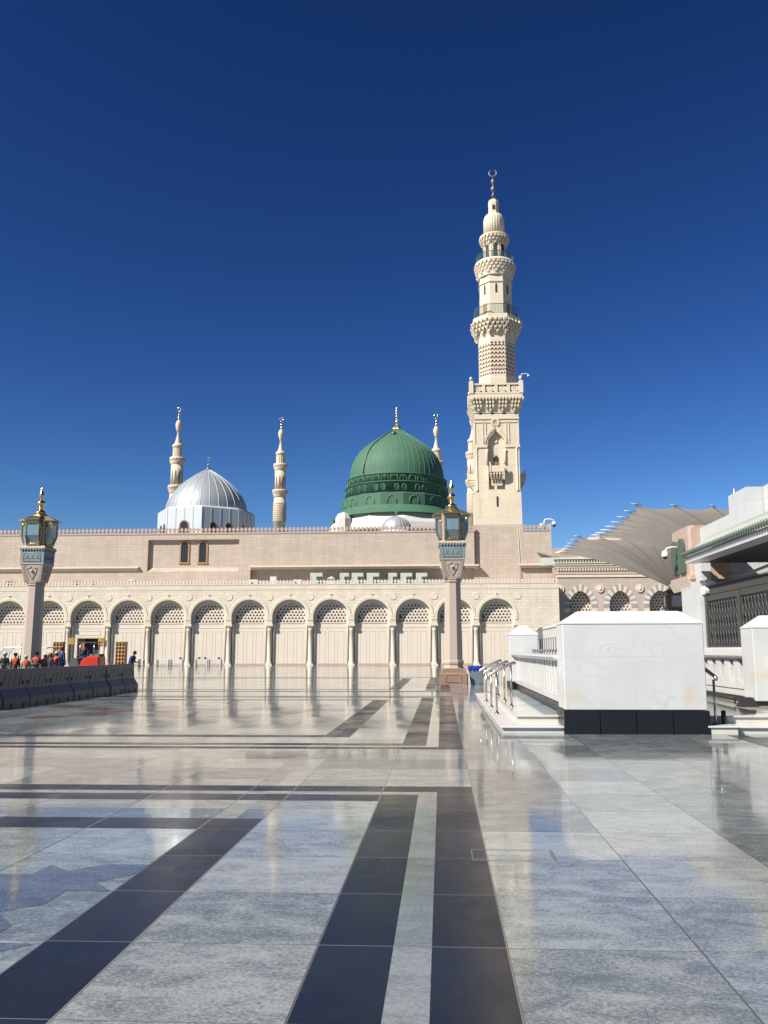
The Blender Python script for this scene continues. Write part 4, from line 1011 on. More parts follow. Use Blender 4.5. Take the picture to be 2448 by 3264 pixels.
# ================================================================== GREEN DOME
YG_ = 140.0; kg = YG_/F/3.456
gx = X_(1265, 1560, YG_)
gd = thing('green_dome', (gx, YG_, 12), 'large matt green pointed dome with ribbed shell, stepped drum of blind arches and golden finial', 'dome')
def zG(y): return Z_(1265, 1260+y/3.456, YG_)
gprof = interp([(528*kg,zG(960)),(517*kg,zG(850)),(484*kg,zG(750)),(432*kg,zG(662)),(360*kg,zG(590)),(252*kg,zG(512)),(118*kg,zG(425)),(58*kg,zG(380))], 5)
part('shell', MB().lathe(gprof, gx, YG_, 96), M['green'], gd)
rb_ = MB()
for i in range(52):
    a = 2*pi*(i+.5)/52; top = -6 if i % 2 else -2
    rb_.tube([(gx+(r+.0)*cos(a), YG_+(r+.0)*sin(a), z) for r, z in gprof[:top]], .045, 4)
part('seams', rb_, M['greenlt'], gd)
R1, R2, R3 = 556*kg, 572*kg, 618*kg
part('upper_drum', MB().lathe([(R1,zG(1046)),(R1,zG(965)),(R1+.05,zG(962)),(528*kg-.1,zG(948))], gx, YG_, 80), M['green'], gd)
part('window_drum', MB().lathe([(R2,zG(1165)),(R2,zG(1052)),(R2+.06,zG(1050)),(R1-.1,zG(1042))], gx, YG_, 80), M['green'], gd)
part('ledge', MB().lathe([(R1+.02,zG(967)),(R1+.14,zG(965)),(R1+.14,zG(960)),(R1-.1,zG(956))], gx, YG_, 80).lathe([(R2+.02,zG(1056)),(R2+.14,zG(1053)),(R2+.14,zG(1048)),(R2-.1,zG(1044))], gx, YG_, 80), M['greenlt'], gd)
NP = 16
part('blind_arch_drum', MB().lathe([(R3,zG(1312)),(R3,zG(1182)),(R3-.05,zG(1178)),(R2-.1,zG(1160))], gx, YG_, NP, ph-.02, smooth=False), M['green'], gd)
part('eave', MB().lathe([(R3-.02,zG(1300)),(R3+.35,zG(1325)),(715*kg,zG(1385)),(725*kg,zG(1392)),(722*kg,zG(1400)),(690*kg,zG(1398))], gx, YG_, 64, cap=False), M['green'], gd)
part('eave_soffit', MB().lathe([(722*kg,zG(1401)),(675*kg,zG(1392)),(655*kg,zG(1420))], gx, YG_, 64, cap=False), M['whitestone'], gd)
def arc_frame(a, R_, w, z0, z1, r=.05):
    """raised arch frame lying on a drum of radius R_"""
    pts = round_arch(0, w, z1-w, z0, 12)
    return [(gx+R_*cos(a+x/R_), YG_+R_*sin(a+x/R_), z) for x, z in pts]
for i in range(32):    # pairs of small arched windows
    a = 2*pi*(i//2)/16+.09+(.10 if i % 2 else -.04)
    q = MB(); q.tube(arc_frame(a, R2+.04, .34, zG(1145), zG(1082)), .07, 5); fr = part('window_frame', q, M['greenlt'], gd)
    pts = round_arch(0, .3, zG(1082)-.3, zG(1145), 8)
    q = MB(); q.add([(gx+(R2+.02)*cos(a+x/R2), YG_+(R2+.02)*sin(a+x/R2), z) for x, z in pts], [tuple(range(len(pts)))]); part('pane', q, M['tiledk'], fr, recalc=False)
q = MB()
for i in range(36): q.tube(arc_frame(2*pi*i/36, R1+.03, .55, zG(1040), zG(985)), .05, 4)
for i in range(52): a = 2*pi*(i+.5)/52; q.tube([(gx+(R1+.02)*cos(a),YG_+(R1+.02)*sin(a),zG(1046)),(gx+(R1+.02)*cos(a),YG_+(R1+.02)*sin(a),zG(965))], .04, 4)
part('arch_frieze', q, M['greenlt'], gd)
for i in range(NP):
    a = ph-.02+2*pi*(i+.5)/NP; Rf = R3*cos(pi/NP)
    q = MB(); R_ = Matrix.Translation((gx,YG_,0)) @ Matrix.Rotation(a+pi/2,4,'Z')
    pts = round_arch(0, .72, zG(1205)-.72, zG(1285), 14)
    q.tube([(x,-Rf-.03,z) for x, z in pts], .08, 5); q.moved(R_); part('blind_arch', q, M['greenlt'], gd)
cable = [(r+.12, z) for r, z in gprof]; q = MB()
q.tube([(gx+r*cos(radians(-90-40+i*.1)), YG_+r*sin(radians(-90-40+i*.1)), z) for i, (r, z) in enumerate(cable)], .08, 5)
part('cable', q, M['tiledk'], gd)
q = MB(); a = radians(-97); r, z = gprof[-9]
q.ball((gx+r*cos(a), YG_+r*sin(a)-.05, z), .5, 10, 8, sy=.6); part('hatch', q, M['tiledk'], gd)
n = 64; rings = []
for r, y in ((58,382),(50,368),(30,345),(12,325),(6,318)):
    rings.append([(gx+kg*r*(1-.16*abs(sin(8*2*pi*i/n/1)))*cos(2*pi*i/n), YG_+kg*r*(1-.16*abs(sin(8*2*pi*i/n)))*sin(2*pi*i/n), zG(y)) for i in range(n)])
fb = MB().loft(rings, smooth=True)
pr = [(6,320)]
for yc, rr in ((296,14),(262,12),(234,13),(206,12),(180,11),(158,9)): pr += [(4.5,yc+rr+3),(rr,yc+4),(rr,yc-4),(4.5,yc-rr-3)]
pr += [(3,140),(1,120)]
fb.lathe([(r*kg,zG(y)) for r, y in pr], gx, YG_, 14)
part('gold_finial', fb, M['gold'], gd)
part('white_base', MB().lathe([(770*kg,zG(1560)),(752*kg,zG(1490)),(722*kg,zG(1440)),(675*kg,zG(1400))], gx, YG_, 12, .15, smooth=False), M['whitestone'], gd)
q = MB(); Y = 132.0; x, z = P(1095,1655,Y)
q.lathe([(1.3,12),(1.3,z),(.9,z+.8),(.1,z+1.1)], x, Y, 8, .3, smooth=False)
solo('roof_turret', q, M['whitestone'], 'small faceted white roof turret at the foot of the green dome', 'turret')
# small silver dome
Y = 112.0; k2 = Y/F/3.456; x = X_(1263, 1670, Y)
s2_ = thing('small_silver_dome', (x,Y,12), 'small ribbed silver dome peeping over the parapet in front of the green dome', 'dome')
zd = lambda y: Z_(1263, 1260+y/3.456, Y)
pr2 = interp([(172*k2,zd(1500)),(165*k2,zd(1450)),(140*k2,zd(1400)),(98*k2,zd(1358)),(45*k2,zd(1336)),(5*k2,zd(1330))], 4)
part('shell', MB().lathe(pr2, x, Y, 48), M['silver'], s2_)
q = MB()
for i in range(24):
    a = 2*pi*i/24; q.tube([(x+(r+.01)*cos(a), Y+(r+.01)*sin(a), z) for r, z in pr2[:-1]], .03, 4)
part('seams', q, M['drumwhite'], s2_)
part('spike', MB().lathe([(6*k2,zd(1334)),(5*k2,zd(1280)),(3*k2,zd(1276))], x, Y, 8), M['silver'], s2_)
part('drum', MB().cyl(x, Y, 11, zd(1499), 176*k2, 24), M['drumwhite'], s2_)
# ================================================================== LAMP POSTS
def lamp_post(x, y, label):
    t = thing('lamp_post', (x,y,0), label, 'lamp post', 'granite lamp posts with brass lanterns')
    # plinth with clipped corners
    q = MB(); w = .66
    q.prism([(x-w,0),(x+w,0),(x+w,.5),(x+w-.26,.76),(x-w+.26,.76),(x-w,.5)], y-w+.05, y+w-.05)
    q.prism_x([(y-w,0),(y+w,0),(y+w,.5),(y+w-.26,.758),(y-w+.26,.758),(y-w,.5)], x-w+.05, x+w-.05)
    pl = part('plinth', q, M['brownbase'], t)
    q = MB(); f = [(x-.36,.12),(x+.34,.12),(x+.34,.40),(x+.26,.48),(x-.28,.48),(x-.36,.40)]
    q.tube([(a,y-w-.005,b_) for a, b_ in f], .022, 5, closed=True); part('plinth_frame', q, M['brownbase'], pl)
    P8 = lambda pr, m, nm: part(nm, MB().lathe([(r/cos(pi/8),z) for r, z in pr], x, y, 8, pi/8, smooth=False), m, t)
    P8([(.50,.76),(.46,.80),(.44,.90),(.47,.95),(.49,1.02),(.47,1.12),(.42,1.15),(.42,1.2)], M['pinklamp'], 'base_moulding')
    P8([(.425,1.2),(.375,4.80)], M['pinklamp'], 'shaft')
    P8([(.37,4.80),(.42,4.83),(.42,4.88),(.39,4.90),(.43,4.94),(.43,4.98)], M['pinklamp'], 'collar')
    q = MB(); q.square([(.40,4.98),(.42,5.02),(.565,5.84)], x, y); cp = part('capital', q, M['pinklamp'], t)
    q = MB()
    for side in range(4):
        R_ = Matrix.Translation((x,y,0)) @ Matrix.Rotation(side*pi/2,4,'Z'); s_ = MB()
        def yy(z): return -(.42+(.565-.42)*(z-5.02)/.82)-.012
        sh = [(-.0,5.12),(-.2,5.45),(-.27,5.68),(-.12,5.66),(0,5.78),(.12,5.66),(.27,5.68),(.2,5.45)]
        s_.tube([(a,yy(b_),b_) for a, b_ in sh], .018, 5, closed=True)
        s_.ball((.0,yy(5.52)-.02,5.52), .075, 10, 6)
        for d in range(-6, 7):    # carved diagonal fluting
            a0, a1 = -.5+.085*d, -.5+.085*d+.3
        for j in range(9):
            for sg in (-1, 1):
                z0_ = 5.05+j*.085; hwid = .42+(.565-.42)*(z0_-5.02)/.82
                xi = .30 if j > 3 else .16+.03*j
                s_.tube([(sg*(hwid-.03),yy(z0_),z0_),(sg*xi,yy(z0_+.05),z0_+.08)], .008, 4)
        q.merge(s_, R_)
    part('carving', q, M['pinklamp'], cp)
    part('abacus', MB().square([(.58,5.84),(.60,5.87),(.60,5.91)], x, y), M['pinklamp'], t)
    bl = part('inscription_block', MB().square([(.585,5.91),(.60,6.52),(.64,6.64)], x, y), M['greygran'], t)
    q = MB()
    for side in range(4):
        R_ = Matrix.Translation((x,y,0)) @ Matrix.Rotation(side*pi/2,4,'Z'); s_ = MB()
        f = [(-.43,6.0),(.43,6.0),(.43,6.42),(-.43,6.42)]
        s_.tube([(a,-.598,b_) for a, b_ in f], .018, 4, closed=True)
        for i in range(3):
            cx = -.26+.26*i; cz = 6.21
            s_.tube([(cx-.09,-.60,cz-.09),(cx-.03,-.605,cz-.02),(cx+.07,-.605,cz+.1)], .012, 4)
            s_.tube([(cx-.06,-.60,cz+.07),(cx+.0,-.605,cz+.03),(cx+.05,-.605,cz+.0),(cx+.08,-.60,cz-.05),(cx+.02,-.60,cz-.08),(cx-.02,-.605,cz-.03)], .013, 4)
            s_.ball((cx-.03,-.6,cz+.09), .016, 6, 4); s_.ball((cx+.07,-.6,cz-.09), .016, 6, 4)
        for i in range(8):
            cx = -.5+1.0*i/7; s_.lathe([(.012,6.50),(.045,6.56),(.05,6.63)], cx, -.62, 6)
        q.merge(s_, R_)
    part('carved_script', q, M['greygran'], bl)
    q = MB(); q.square([(.66,6.64),(.66,6.70),(.60,6.76),(.52,6.80)], x, y)
    q.square([(.50,6.78),(.44,6.95),(.44,8.05)], x, y)
    for sa in (-1,1):
        for sb in (-1,1): q.box(x+sa*.40-.09, x+sa*.40+.09, y+sb*.40-.09, y+sb*.40+.09, 6.76, 8.10)
    part('lantern_pier', q, M['pinklamp'], t)
    for side in range(4):
        R_ = Matrix.Translation((x,y,0)) @ Matrix.Rotation(side*pi/2,4,'Z')
        s_ = MB(); g_ = MB(); rows = []; ro = MB()
        a, d0, d1 = .32, -.44, -.80
        zb_, zt = 6.80, 8.06
        def dd(z): return d1+.20*max(0,(7.3-z)/.5)  # lower front leans back
        for sx in (-1, 1):
            s_.loft([[(sx*a-.035,dd(z)-.0,z),(sx*a+.035,dd(z)-.0,z),(sx*a+.035,dd(z)+.07,z),(sx*a-.035,dd(z)+.07,z)] for z in (zb_,7.3,zt)])
            s_.box(sx*a-.03, sx*a+.03, d0-.06, d0, zb_, zt)
            s_.box(sx*a-.03, sx*a+.03, d1, d0, zt-.16, zt)
            s_.loft([[(sx*a-.03,dd(z),z),(sx*a+.03,dd(z),z),(sx*a+.03,d0,z),(sx*a-.03,d0,z)] for z in (zb_,zb_+.1)])
            g_.add([(sx*a,dd(zb_)+.03,zb_+.08),(sx*a,d0,zb_+.08),(sx*a,d0,zt-.14),(sx*a,d1+.03,zt-.14),(sx*a,d1+.03,7.3)], [(0,1,2,3,4)])
            rows.append([(sx*(a+.02), d1+.08+.0225*j, zt-.14-.025*j-.25*(j/12)**2) for j in range(13)])
            rows.append([(sx*(a+.02), d0-.10, zb_+.12+.055*j) for j in range(17)])
        s_.box(-a, a, d1-.01, d1+.06, zt-.17, zt); s_.box(-a-.03, a+.03, dd(zb_)-.01, dd(zb_)+.1, zb_, zb_+.17)
        rows.append([(-a+.08+(a-.08)*j/8, d1-.01, zt-.08) for j in range(17)])
        rows.append([(-.14+.035*j, dd(zb_)-.015, zb_+.08) for j in range(9)])
        g_.add([(-a,dd(zb_)+.03,zb_+.1),(a,dd(zb_)+.03,zb_+.1),(a,d1+.03,7.3),(-a,d1+.03,7.3)], [(0,1,2,3)])
        g_.add([(-a,d1+.03,7.3),(a,d1+.03,7.3),(a,d1+.03,zt-.15),(-a,d1+.03,zt-.15)], [(0,1,2,3)])
        e = .09
        ro.loft([[(-a-e-.0,d1-e-.06,zt),(a+e,d1-e-.06,zt),(a+e,d0,zt),(-a-e,d0,zt)],[(-a-e,d1-e-.06,zt+.03),(a+e,d1-e-.06,zt+.03),(a+e,d0,zt+.03),(-a-e,d0,zt+.03)],[(-a*.75,d0-.1,zt+.24),(a*.75,d0-.1,zt+.24),(a*.75,d0+.1,zt+.26),(-a*.75,d0+.1,zt+.26)]])
        for m_ in (s_, g_, ro): m_.moved(R_)
        ln = part('lantern', s_, M['bronze'], t)
        part('pane', g_, M['lampglass'], ln, recalc=False); part('lantern_roof', ro, M['bronze'], ln)
        for rw in rows: part('beaded_trim', MB().tube(rw, [.034 if j % 2 == 0 else .012 for j in range(len(rw))], 6).moved(R_), M['brass'], ln)
    part('roof', MB().lathe([(.52,8.06),(.55,8.12),(.50,8.2),(.40,8.36),(.27,8.46),(.26,8.5)], x, y, 8, pi/8, smooth=False), M['bronze'], t)
    part('finial', MB().lathe([(.27,8.48),(.30,8.52),(.22,8.60),(.12,8.66),(.11,8.74),(.16,8.77),(.10,8.80),(.11,8.83),(.18,8.90),(.21,9.0),(.18,9.1),(.08,9.17),(.07,9.2),(.10,9.22),(.06,9.25),(.13,9.34),(.145,9.42),(.12,9.52),(.07,9.64),(.035,9.78),(.012,9.92)], x, y, 20), M['brass'], t)
    return t
lamp_post(.55, 41.2, 'granite lamp post with brass lanterns beside the blue-lined bin, its brown plinth in view')
lamp_post(-20.3, 41.8, 'granite lamp post with brass lanterns behind the plastic barriers, its plinth hidden')
# ================================================================== BIN
x, y = 1.55, 41.0
t = thing('waste_bin', (x,y,0), 'grey plastic bin with a bright blue liner over its rim, beside the lamp post base', 'bin')
part('body', MB().loft([[(x-.21,y-.21,.03),(x+.21,y-.21,.03),(x+.21,y+.21,.03),(x-.21,y+.21,.03)],[(x-.28,y-.27,.82),(x+.28,y-.27,.82),(x+.28,y+.27,.82),(x-.28,y+.27,.82)]]).box(x-.2,x+.2,y-.2,y+.2,0,.03), M['bin'], t)
rings = []
for z, e in ((.66,.015),(.72,.035),(.84,.05),(.86,.03),(.80,-.04)):
    rr = []
    for i in range(40):
        a = 2*pi*i/40; k_ = 1/max(abs(cos(a)),abs(sin(a))); w = .27+e+.012*sin(i*2.3)+.01*sin(i*5.1)
        rr.append((x+w*k_*cos(a)*1.03, y+w*k_*sin(a), z+(.05*sin(i*1.7) if z < .7 else .006*sin(i*1.9))))
    rings.append(rr)
part('liner', MB().loft(rings, cap=False, smooth=True), M['bluebag'], t)
part('foot_pedal', MB().box(x-.2,x-.12,y-.3,y-.2,.02,.3), M['rubber'], t)
# ================================================================== PLASTIC BARRIERS
def barrier():
    t = thing('plastic_barrier', (0,0,0), '', 'barrier', 'interlocked plastic road barriers in a row')
    Lb = 1.68; q = MB(); h = Lb/2
    def sec(y, s=1.0): return [(-.34*s,y,0),(.34*s,y,0),(.34*s,y,.24),(.155*s,y,.50),(.12*s,y,1.04),(.10*s,y,1.07),(-.10*s,y,1.07),(-.12*s,y,1.04),(-.155*s,y,.50),(-.34*s,y,.24)]
    q.loft([sec(-h,.93), sec(-h+.05), sec(h-.05), sec(h,.93)])
    part('shell', q, M['plastic'], t)
    for i in range(4):
        y0 = -.62+.33*i; xo = lambda z: (.155-.035*(z-.5)/.54); q = MB()
        a = [(y0,.56),(y0+.035,.56),(y0+.235,.92),(y0+.20,.92)]
        q.add([(xo(z)+.004,y,z) for y, z in a]+[(xo(z)-.02,y,z) for y, z in a], [(0,1,2,3),(4,5,6,7),(0,1,5,4),(1,2,6,5),(2,3,7,6),(3,0,4,7)])
        part('slot', q, M['plasticdk'], t)
    for i in (-1, 1): part('forklift_hole', MB().box(.30, .343, i*.38-.09, i*.38+.09, .003, .085), M['plasticdk'], t)
    for y0 in (h-.2, -h+.12): part('socket', MB().box(.1, .16, y0, y0+.08, .60, .72), M['plasticdk'], t)
    q = MB(); q.box(-.06,.06,h,h+.04,.30,.98); q.box(-.07,.07,h-.1,h+.04,1.0,1.03); q.box(-.05,.05,-h-.02,-h,.35,.95); part('hinge', q, M['plastic'], t)
    return t
proto = barrier(); ends = [22.6,24.2,25.8,27.4,29.0,30.6,32.2,33.75,35.25]
desc = ['nearest of the row, almost out of view', 'second of the row, in front of the people', 'third of the row, before the lamp shaft', 'fourth of the row, below the pink headscarf', 'fifth of the row counted from the near end', 'sixth of the row, below the red machine', 'next to last of the row', 'last of the row, below the person in blue']
for i in range(8):
    o = proto if i == 0 else copy_tree(proto)
    o.location = (-12.82+random.uniform(-.03,.03), (ends[i]+ends[i+1])/2, 0); o.rotation_euler.z = random.uniform(-.02,.02)
    o.scale = (1, (ends[i+1]-ends[i]-.04)/1.70, 1)
    o['label'] = f'dark grey plastic barrier with slanted slots, {desc[i]}'
# ================================================================== SHOE SHELVES
def shoe_shelf(x, y, label, w=1.0, h=2.45):
    t = thing('shoe_cabinet', (x,y,0), label, 'shoe cabinet', 'tall brown shoe cabinets at the arcade')
    part('carcass', MB().box(x-w/2,x+w/2,y+.1,y+.75,0,h).box(x-w/2-.03,x+w/2+.03,y-.03,y+.78,h,h+.08).box(x-w/2-.02,x+w/2+.02,y-.02,y+.75,0,.1), M['wood'], t)
    q = MB(); d = MB()
    nr = 6; pw = w/3; ph_ = (h-.15)/nr
    for r in range(nr):
        for c in range(3):
            cx = x-w/2+pw*(c+.5); z0 = .12+ph_*r
            q.arch(cx, pw/2, z0+.06, z0+ph_, round_arch(cx, pw*.34, z0+ph_*.62, z0+.06, 8), y, y+.1)
            q.box(cx-pw/2, cx+pw/2, y, y+.1, z0, z0+.06)
    part('pigeonholes', q, M['woodlt'], t, recalc=False)
    part('backing', MB().box(x-w/2+.02,x+w/2-.02,y+.085,y+.1,.1,h-.02), M['dark'], t)
shoe_shelf(X_(382,2090,88.5), 88.5, 'brown wooden shoe cabinet with arched pigeonholes, between the doorway and the person in blue')
shoe_shelf(X_(182,2090,88.5), 88.5, 'brown wooden shoe cabinet with arched pigeonholes, behind the people and the cart')
def low_rack(u0, u1, label, shoes, tint):
    Y = 89.5; x0, x1 = X_(u0,2115,Y), X_(u1,2115,Y); h = .68
    t = thing('shoe_rack', ((x0+x1)/2,Y,0), label, 'shoe rack', 'low white shoe racks along the arcade')
    q = MB()
    for x in (x0, x1-.06): q.box(x, x+.06, Y, Y+.7, 0, h)
    part('frame', q, M['white'], t)
    for z in (.14,.34,.54): part('shelf', MB().box(x0+.06, x1-.06, Y+.02, Y+.68, z, z+.035), tint, t)
    part('top', MB().box(x0, x1, Y+.1, Y+.7, h, h+.04), M['white'], t)
    if shoes:
        for i in range(shoes):
            x = x0+(x1-x0)*(.25+.5*i/max(1,shoes-1)) if shoes > 1 else x1-.3
            s = MB(); s.ball((x,Y+.4,h+.12), .12, 8, 6, sx=1.3, sy=.7); s.box(x-.12,x+.16,Y+.33,Y+.47,h+.04,h+.1)
            solo('shoe', s, M['rubber'], ['left shoe of the pair on the greenish rack', 'right shoe of the pair on the greenish rack'][i] if shoes == 2 else ('single dark shoe on top of the white slatted rack' if tint is M['white'] else 'single dark shoe on top of the farthest greenish rack'), 'shoe')
low_rack(440,455,'low white slatted shoe rack, partly hidden behind the person in blue',0,M['white'])
low_rack(497,535,'low white slatted shoe rack with empty top, nearest the person in blue',0,M['white'])
for args in ((541,580,'low white slatted shoe rack with one shoe at its corner',1,M['white']),
             (621,660,'low rack with greenish shelves and a pair of shoes on top',2,M['acgreen']),
             (663,703,'low rack with greenish shelves, farthest from the person in blue',1,M['acgreen'])):
    low_rack(*args)
# ================================================================== PEOPLE
def skin_body(nodes, edges, name, mat, parent, lvl=1):
    """one continuous skinned surface grown on a joint skeleton; nodes: (pos, radius)"""
    me = bpy.data.meshes.new('tmp'); me.from_pydata([n_[0] for n_ in nodes], edges, [])
    ob = bpy.data.objects.new('tmp', me); COL.objects.link(ob)
    md = ob.modifiers.new('s', 'SKIN'); sv = me.skin_vertices[0].data
    for i, n_ in enumerate(nodes):
        r = n_[1]; sv[i].radius = (r, r) if not isinstance(r, tuple) else r
        sv[i].use_root = (i == 0)
    s = ob.modifiers.new('u', 'SUBSURF'); s.levels = lvl; s.render_levels = lvl
    bpy.context.view_layer.update()
    dg = bpy.context.evaluated_depsgraph_get()
    m2 = bpy.data.meshes.new_from_object(ob.evaluated_get(dg)); m2.name = name
    bpy.data.objects.remove(ob); bpy.data.meshes.remove(me)
    for p in m2.polygons: p.use_smooth = True
    m2.materials.clear(); m2.materials.append(mat)
    o = bpy.data.objects.new(name, m2); COL.objects.link(o); o.parent = parent
    return o
def person(x, y, h, face, top, legs, cap, label, scarf=None, lean=0.0, arms='down', turn=0.0, sit=False, hairm=None):
    """face: heading in radians (0 looks towards -y); measures scale from a 1.7 m figure"""
    t = thing('person', (x,y,0), label, 'person'); s = h/1.7
    hip = .90; 
    def V(a, b_, c):  # a sideways, b forward (towards -y local), c up; lean bends everything above the hip
        if c > hip and lean:
            d = c-hip; b_ = b_+d*sin(lean); c = hip+d*cos(lean)
        return (a*s, -b_*s, c*s)
    nd = [(V(0,0,.92),.13),(V(0,0,1.08),.12),(V(0,0,1.25),.145),(V(0,0,1.40),.12),(V(0,.0,1.48),.055),(V(0,.01,1.53),.052),(V(0,.03,1.60),.078),(V(0,.02,1.68),.07),
          (V(0,.11,1.595),.018)]
    ed = [(0,1),(1,2),(2,3),(3,4),(4,5),(5,6),(6,7),(6,8)]
    def add(p, r, a): nd.append((p, r)); ed.append((a, len(nd)-1)); return len(nd)-1
    hands = []
    for sd_ in (-1, 1):
        a = add(V(sd_*.09,0,.86), .085, 0); a = add(V(sd_*.10,.01,.48), .055, a); a = add(V(sd_*.10,-.02,.10), .04, a); add(V(sd_*.11,.12,.04), .035, a)
        a = add(V(sd_*.17,0,1.39), .055, 3)
        if arms == 'down': a = add(V(sd_*.22,-.01,1.12), .042, a); a = add(V(sd_*.23,.06,.88), .032, a); w = V(sd_*.23,.08,.84)
        elif arms == 'front': a = add(V(sd_*.22,.04,1.14), .042, a); a = add(V(sd_*.12,.26,1.12), .032, a); w = V(sd_*.08,.32,1.14)
        else: a = add(V(sd_*.22,.22,1.28), .042, a); a = add(V(sd_*.20,.42,1.22), .032, a); w = V(sd_*.19,.48,1.22)
        pa = add(w, .03, a)
        for f in range(5):   # four fingers and a thumb, curled
            off = (f-1.5)*.018; dz = -.07 if arms == 'down' else 0; df = .02 if arms == 'down' else .07
            if f == 4: q = (w[0]-sd_*.03*s, w[1]-.02*s, w[2]-.01*s)
            else: q = (w[0]+off*s, w[1]-df*s, w[2]+dz*s-.01*s*(f % 2))
            add(q, .009, pa)
    nd = [(p, r*s) for p, r in nd]
    skin_body(nd, ed, 'body', M['skin'], t)
    # jacket over torso and arms
    jn = [(V(0,0,.80),.165),(V(0,0,1.0),.155),(V(0,0,1.22),.17),(V(0,0,1.38),.14),(V(0,0,1.46),.075)]
    je = [(0,1),(1,2),(2,3),(3,4)]
    for sd_ in (-1, 1):
        k_ = len(jn)
        if arms == 'down': pts = [V(sd_*.17,0,1.39),V(sd_*.225,-.01,1.12),V(sd_*.23,.05,.91)]
        elif arms == 'front': pts = [V(sd_*.17,0,1.39),V(sd_*.225,.04,1.14),V(sd_*.13,.24,1.12)]
        else: pts = [V(sd_*.17,0,1.39),V(sd_*.22,.22,1.28),V(sd_*.20,.40,1.22)]
        for j, p in enumerate(pts): jn.append((p, (.082,.066,.052)[j])); je.append((3 if j == 0 else k_+j-1, k_+j))
    jn = [(p, r*s) for p, r in jn]
    skin_body(jn, je, 'jacket', top, t)
    tn = [(V(0,0,.90),.15)]; te = []
    for sd_ in (-1, 1):
        k_ = len(tn); tn += [(V(sd_*.095,0,.82),.11),(V(sd_*.10,.01,.48),.085),(V(sd_*.10,-.02,.12),.075)]; te += [(0,k_),(k_,k_+1),(k_+1,k_+2)]
    skin_body([(p, r*s) for p, r in tn], te, 'trousers', legs, t)
    q = MB()
    for sd_ in (-1,1):
        p = V(sd_*.105,.05,.035); q.ball(p, .075*s, 10, 6, sx=.7, sy=1.7, sz=.5)
    o = part('shoes', q, M['rubber'], None); o.parent = t
    hc = V(0,.025,1.63); R_h = .098*s
    hd = MB()
    for sd_ in (-1, 1):
        e = V(sd_*.034,.10,1.625); hd.ball(e, .011*s, 6, 4)
    o = part('eyes', hd, M['hair'], None); o.parent = t
    hd = MB()
    hz = hc[2]-.0; prof = [(R_h*.98,hc[2]-.02*s),(R_h*1.02,hc[2]+.02*s),(R_h*.85,hc[2]+.065*s),(R_h*.45,hc[2]+.10*s),(.005,hc[2]+.112*s)]
    hd.lathe(prof, hc[0], hc[1]+.012*s, 14); hd.ball((hc[0],hc[1]+.05*s,hc[2]-.02*s), R_h*.72, 10, 6)
    o = part('hair', hd, hairm or M['hair'], None); o.parent = t
    if cap == 'round':
        c_ = MB().lathe([(R_h*1.10,hc[2]+.025*s),(R_h*1.14,hc[2]+.07*s),(R_h*1.0,hc[2]+.115*s),(R_h*.5,hc[2]+.135*s),(.01,hc[2]+.138*s)], hc[0], hc[1]+.01*s, 18); m_ = M['capwhite']; nm = 'cap'
    elif cap == 'songkok':
        c_ = MB().lathe([(R_h*1.10,hc[2]+.03*s),(R_h*1.08,hc[2]+.13*s),(R_h*.9,hc[2]+.14*s),(.01,hc[2]+.138*s)], hc[0], hc[1]+.01*s, 18); m_ = M['capblack']; nm = 'cap'
    elif cap == 'turban':
        c_ = MB().lathe([(R_h*1.15,hc[2]+.0*s),(R_h*1.38,hc[2]+.05*s),(R_h*1.3,hc[2]+.11*s),(R_h*.8,hc[2]+.15*s),(.01,hc[2]+.15*s)], hc[0], hc[1]+.015*s, 18); c_.ball((hc[0],hc[1]+.07*s,hc[2]-.06*s), R_h*1.05, 10, 8, sz=1.3); m_ = M['turban']; nm = 'headscarf'
    elif cap == 'visor':
        c_ = MB().lathe([(R_h*1.10,hc[2]+.03*s),(R_h*1.12,hc[2]+.07*s),(R_h*.9,hc[2]+.11*s),(.01,hc[2]+.125*s)], hc[0], hc[1]+.01*s, 18); c_.box(hc[0]-.07*s,hc[0]+.07*s,hc[1]-.19*s,hc[1]-.06*s,hc[2]+.03*s,hc[2]+.042*s); m_ = M['capwhite']; nm = 'cap'
    else: c_ = None
    if c_: o = part(nm, c_, m_, None); o.parent = t
    if scarf:
        q = MB(); c0 = V(0,.0,1.45)
        q.lathe([(.15*s,c0[2]-.07*s),(.155*s,c0[2]-.02*s),(.10*s,c0[2]+.035*s),(.07*s,c0[2]+.05*s)], c0[0], c0[1], 16, sx=1.15, cap=False)
        q.loft([[V(-.13,.13,1.42),V(.13,.13,1.42),V(.13,.17,1.40),V(-.13,.17,1.40)],[V(-.07,.155,1.28),V(.07,.155,1.28),V(.07,.185,1.28),V(-.07,.185,1.28)],[V(-.03,.16,1.14),V(.03,.16,1.14),V(.03,.18,1.14),V(-.03,.18,1.14)]])
        o = part('scarf', q, scarf, None); o.parent = t
    t.rotation_euler.z = face
    return t
def pp(u, Y): return X_(u, 2100, Y), Y
x, y = pp(49,40.0); person(x, y, 1.45, .35, M['brownshirt'], M['trousers'], 'songkok', 'person in a black cap and brown jacket with an orange scarf, beside the stooping figure', M['orange'])
x, y = pp(83,39.5); person(x, y, 1.35, .3, M['tanshirt'], M['trousers'], 'round', 'shorter person in a white round cap and tan jacket with an orange scarf', M['orange'])
x, y = pp(116,40.2); person(x, y, 1.50, .4, M['greyjacket'], M['trousers'], 'songkok', 'person in a black cap and grey jacket with an orange scarf, hands held in front', M['orange'], arms='front')
x, y = pp(143,40.5); person(x, y, 1.42, -.1, M['greyjacket'], M['trousers'], 'round', 'person in a white cap and grey jacket, next to the pink headscarf', M['orange'])
x, y = pp(166,39.2); person(x, y, 1.46, -.6, M['navy'], M['trousers'], 'turban', 'person in navy clothes with a pink checked headscarf', None, lean=.15)
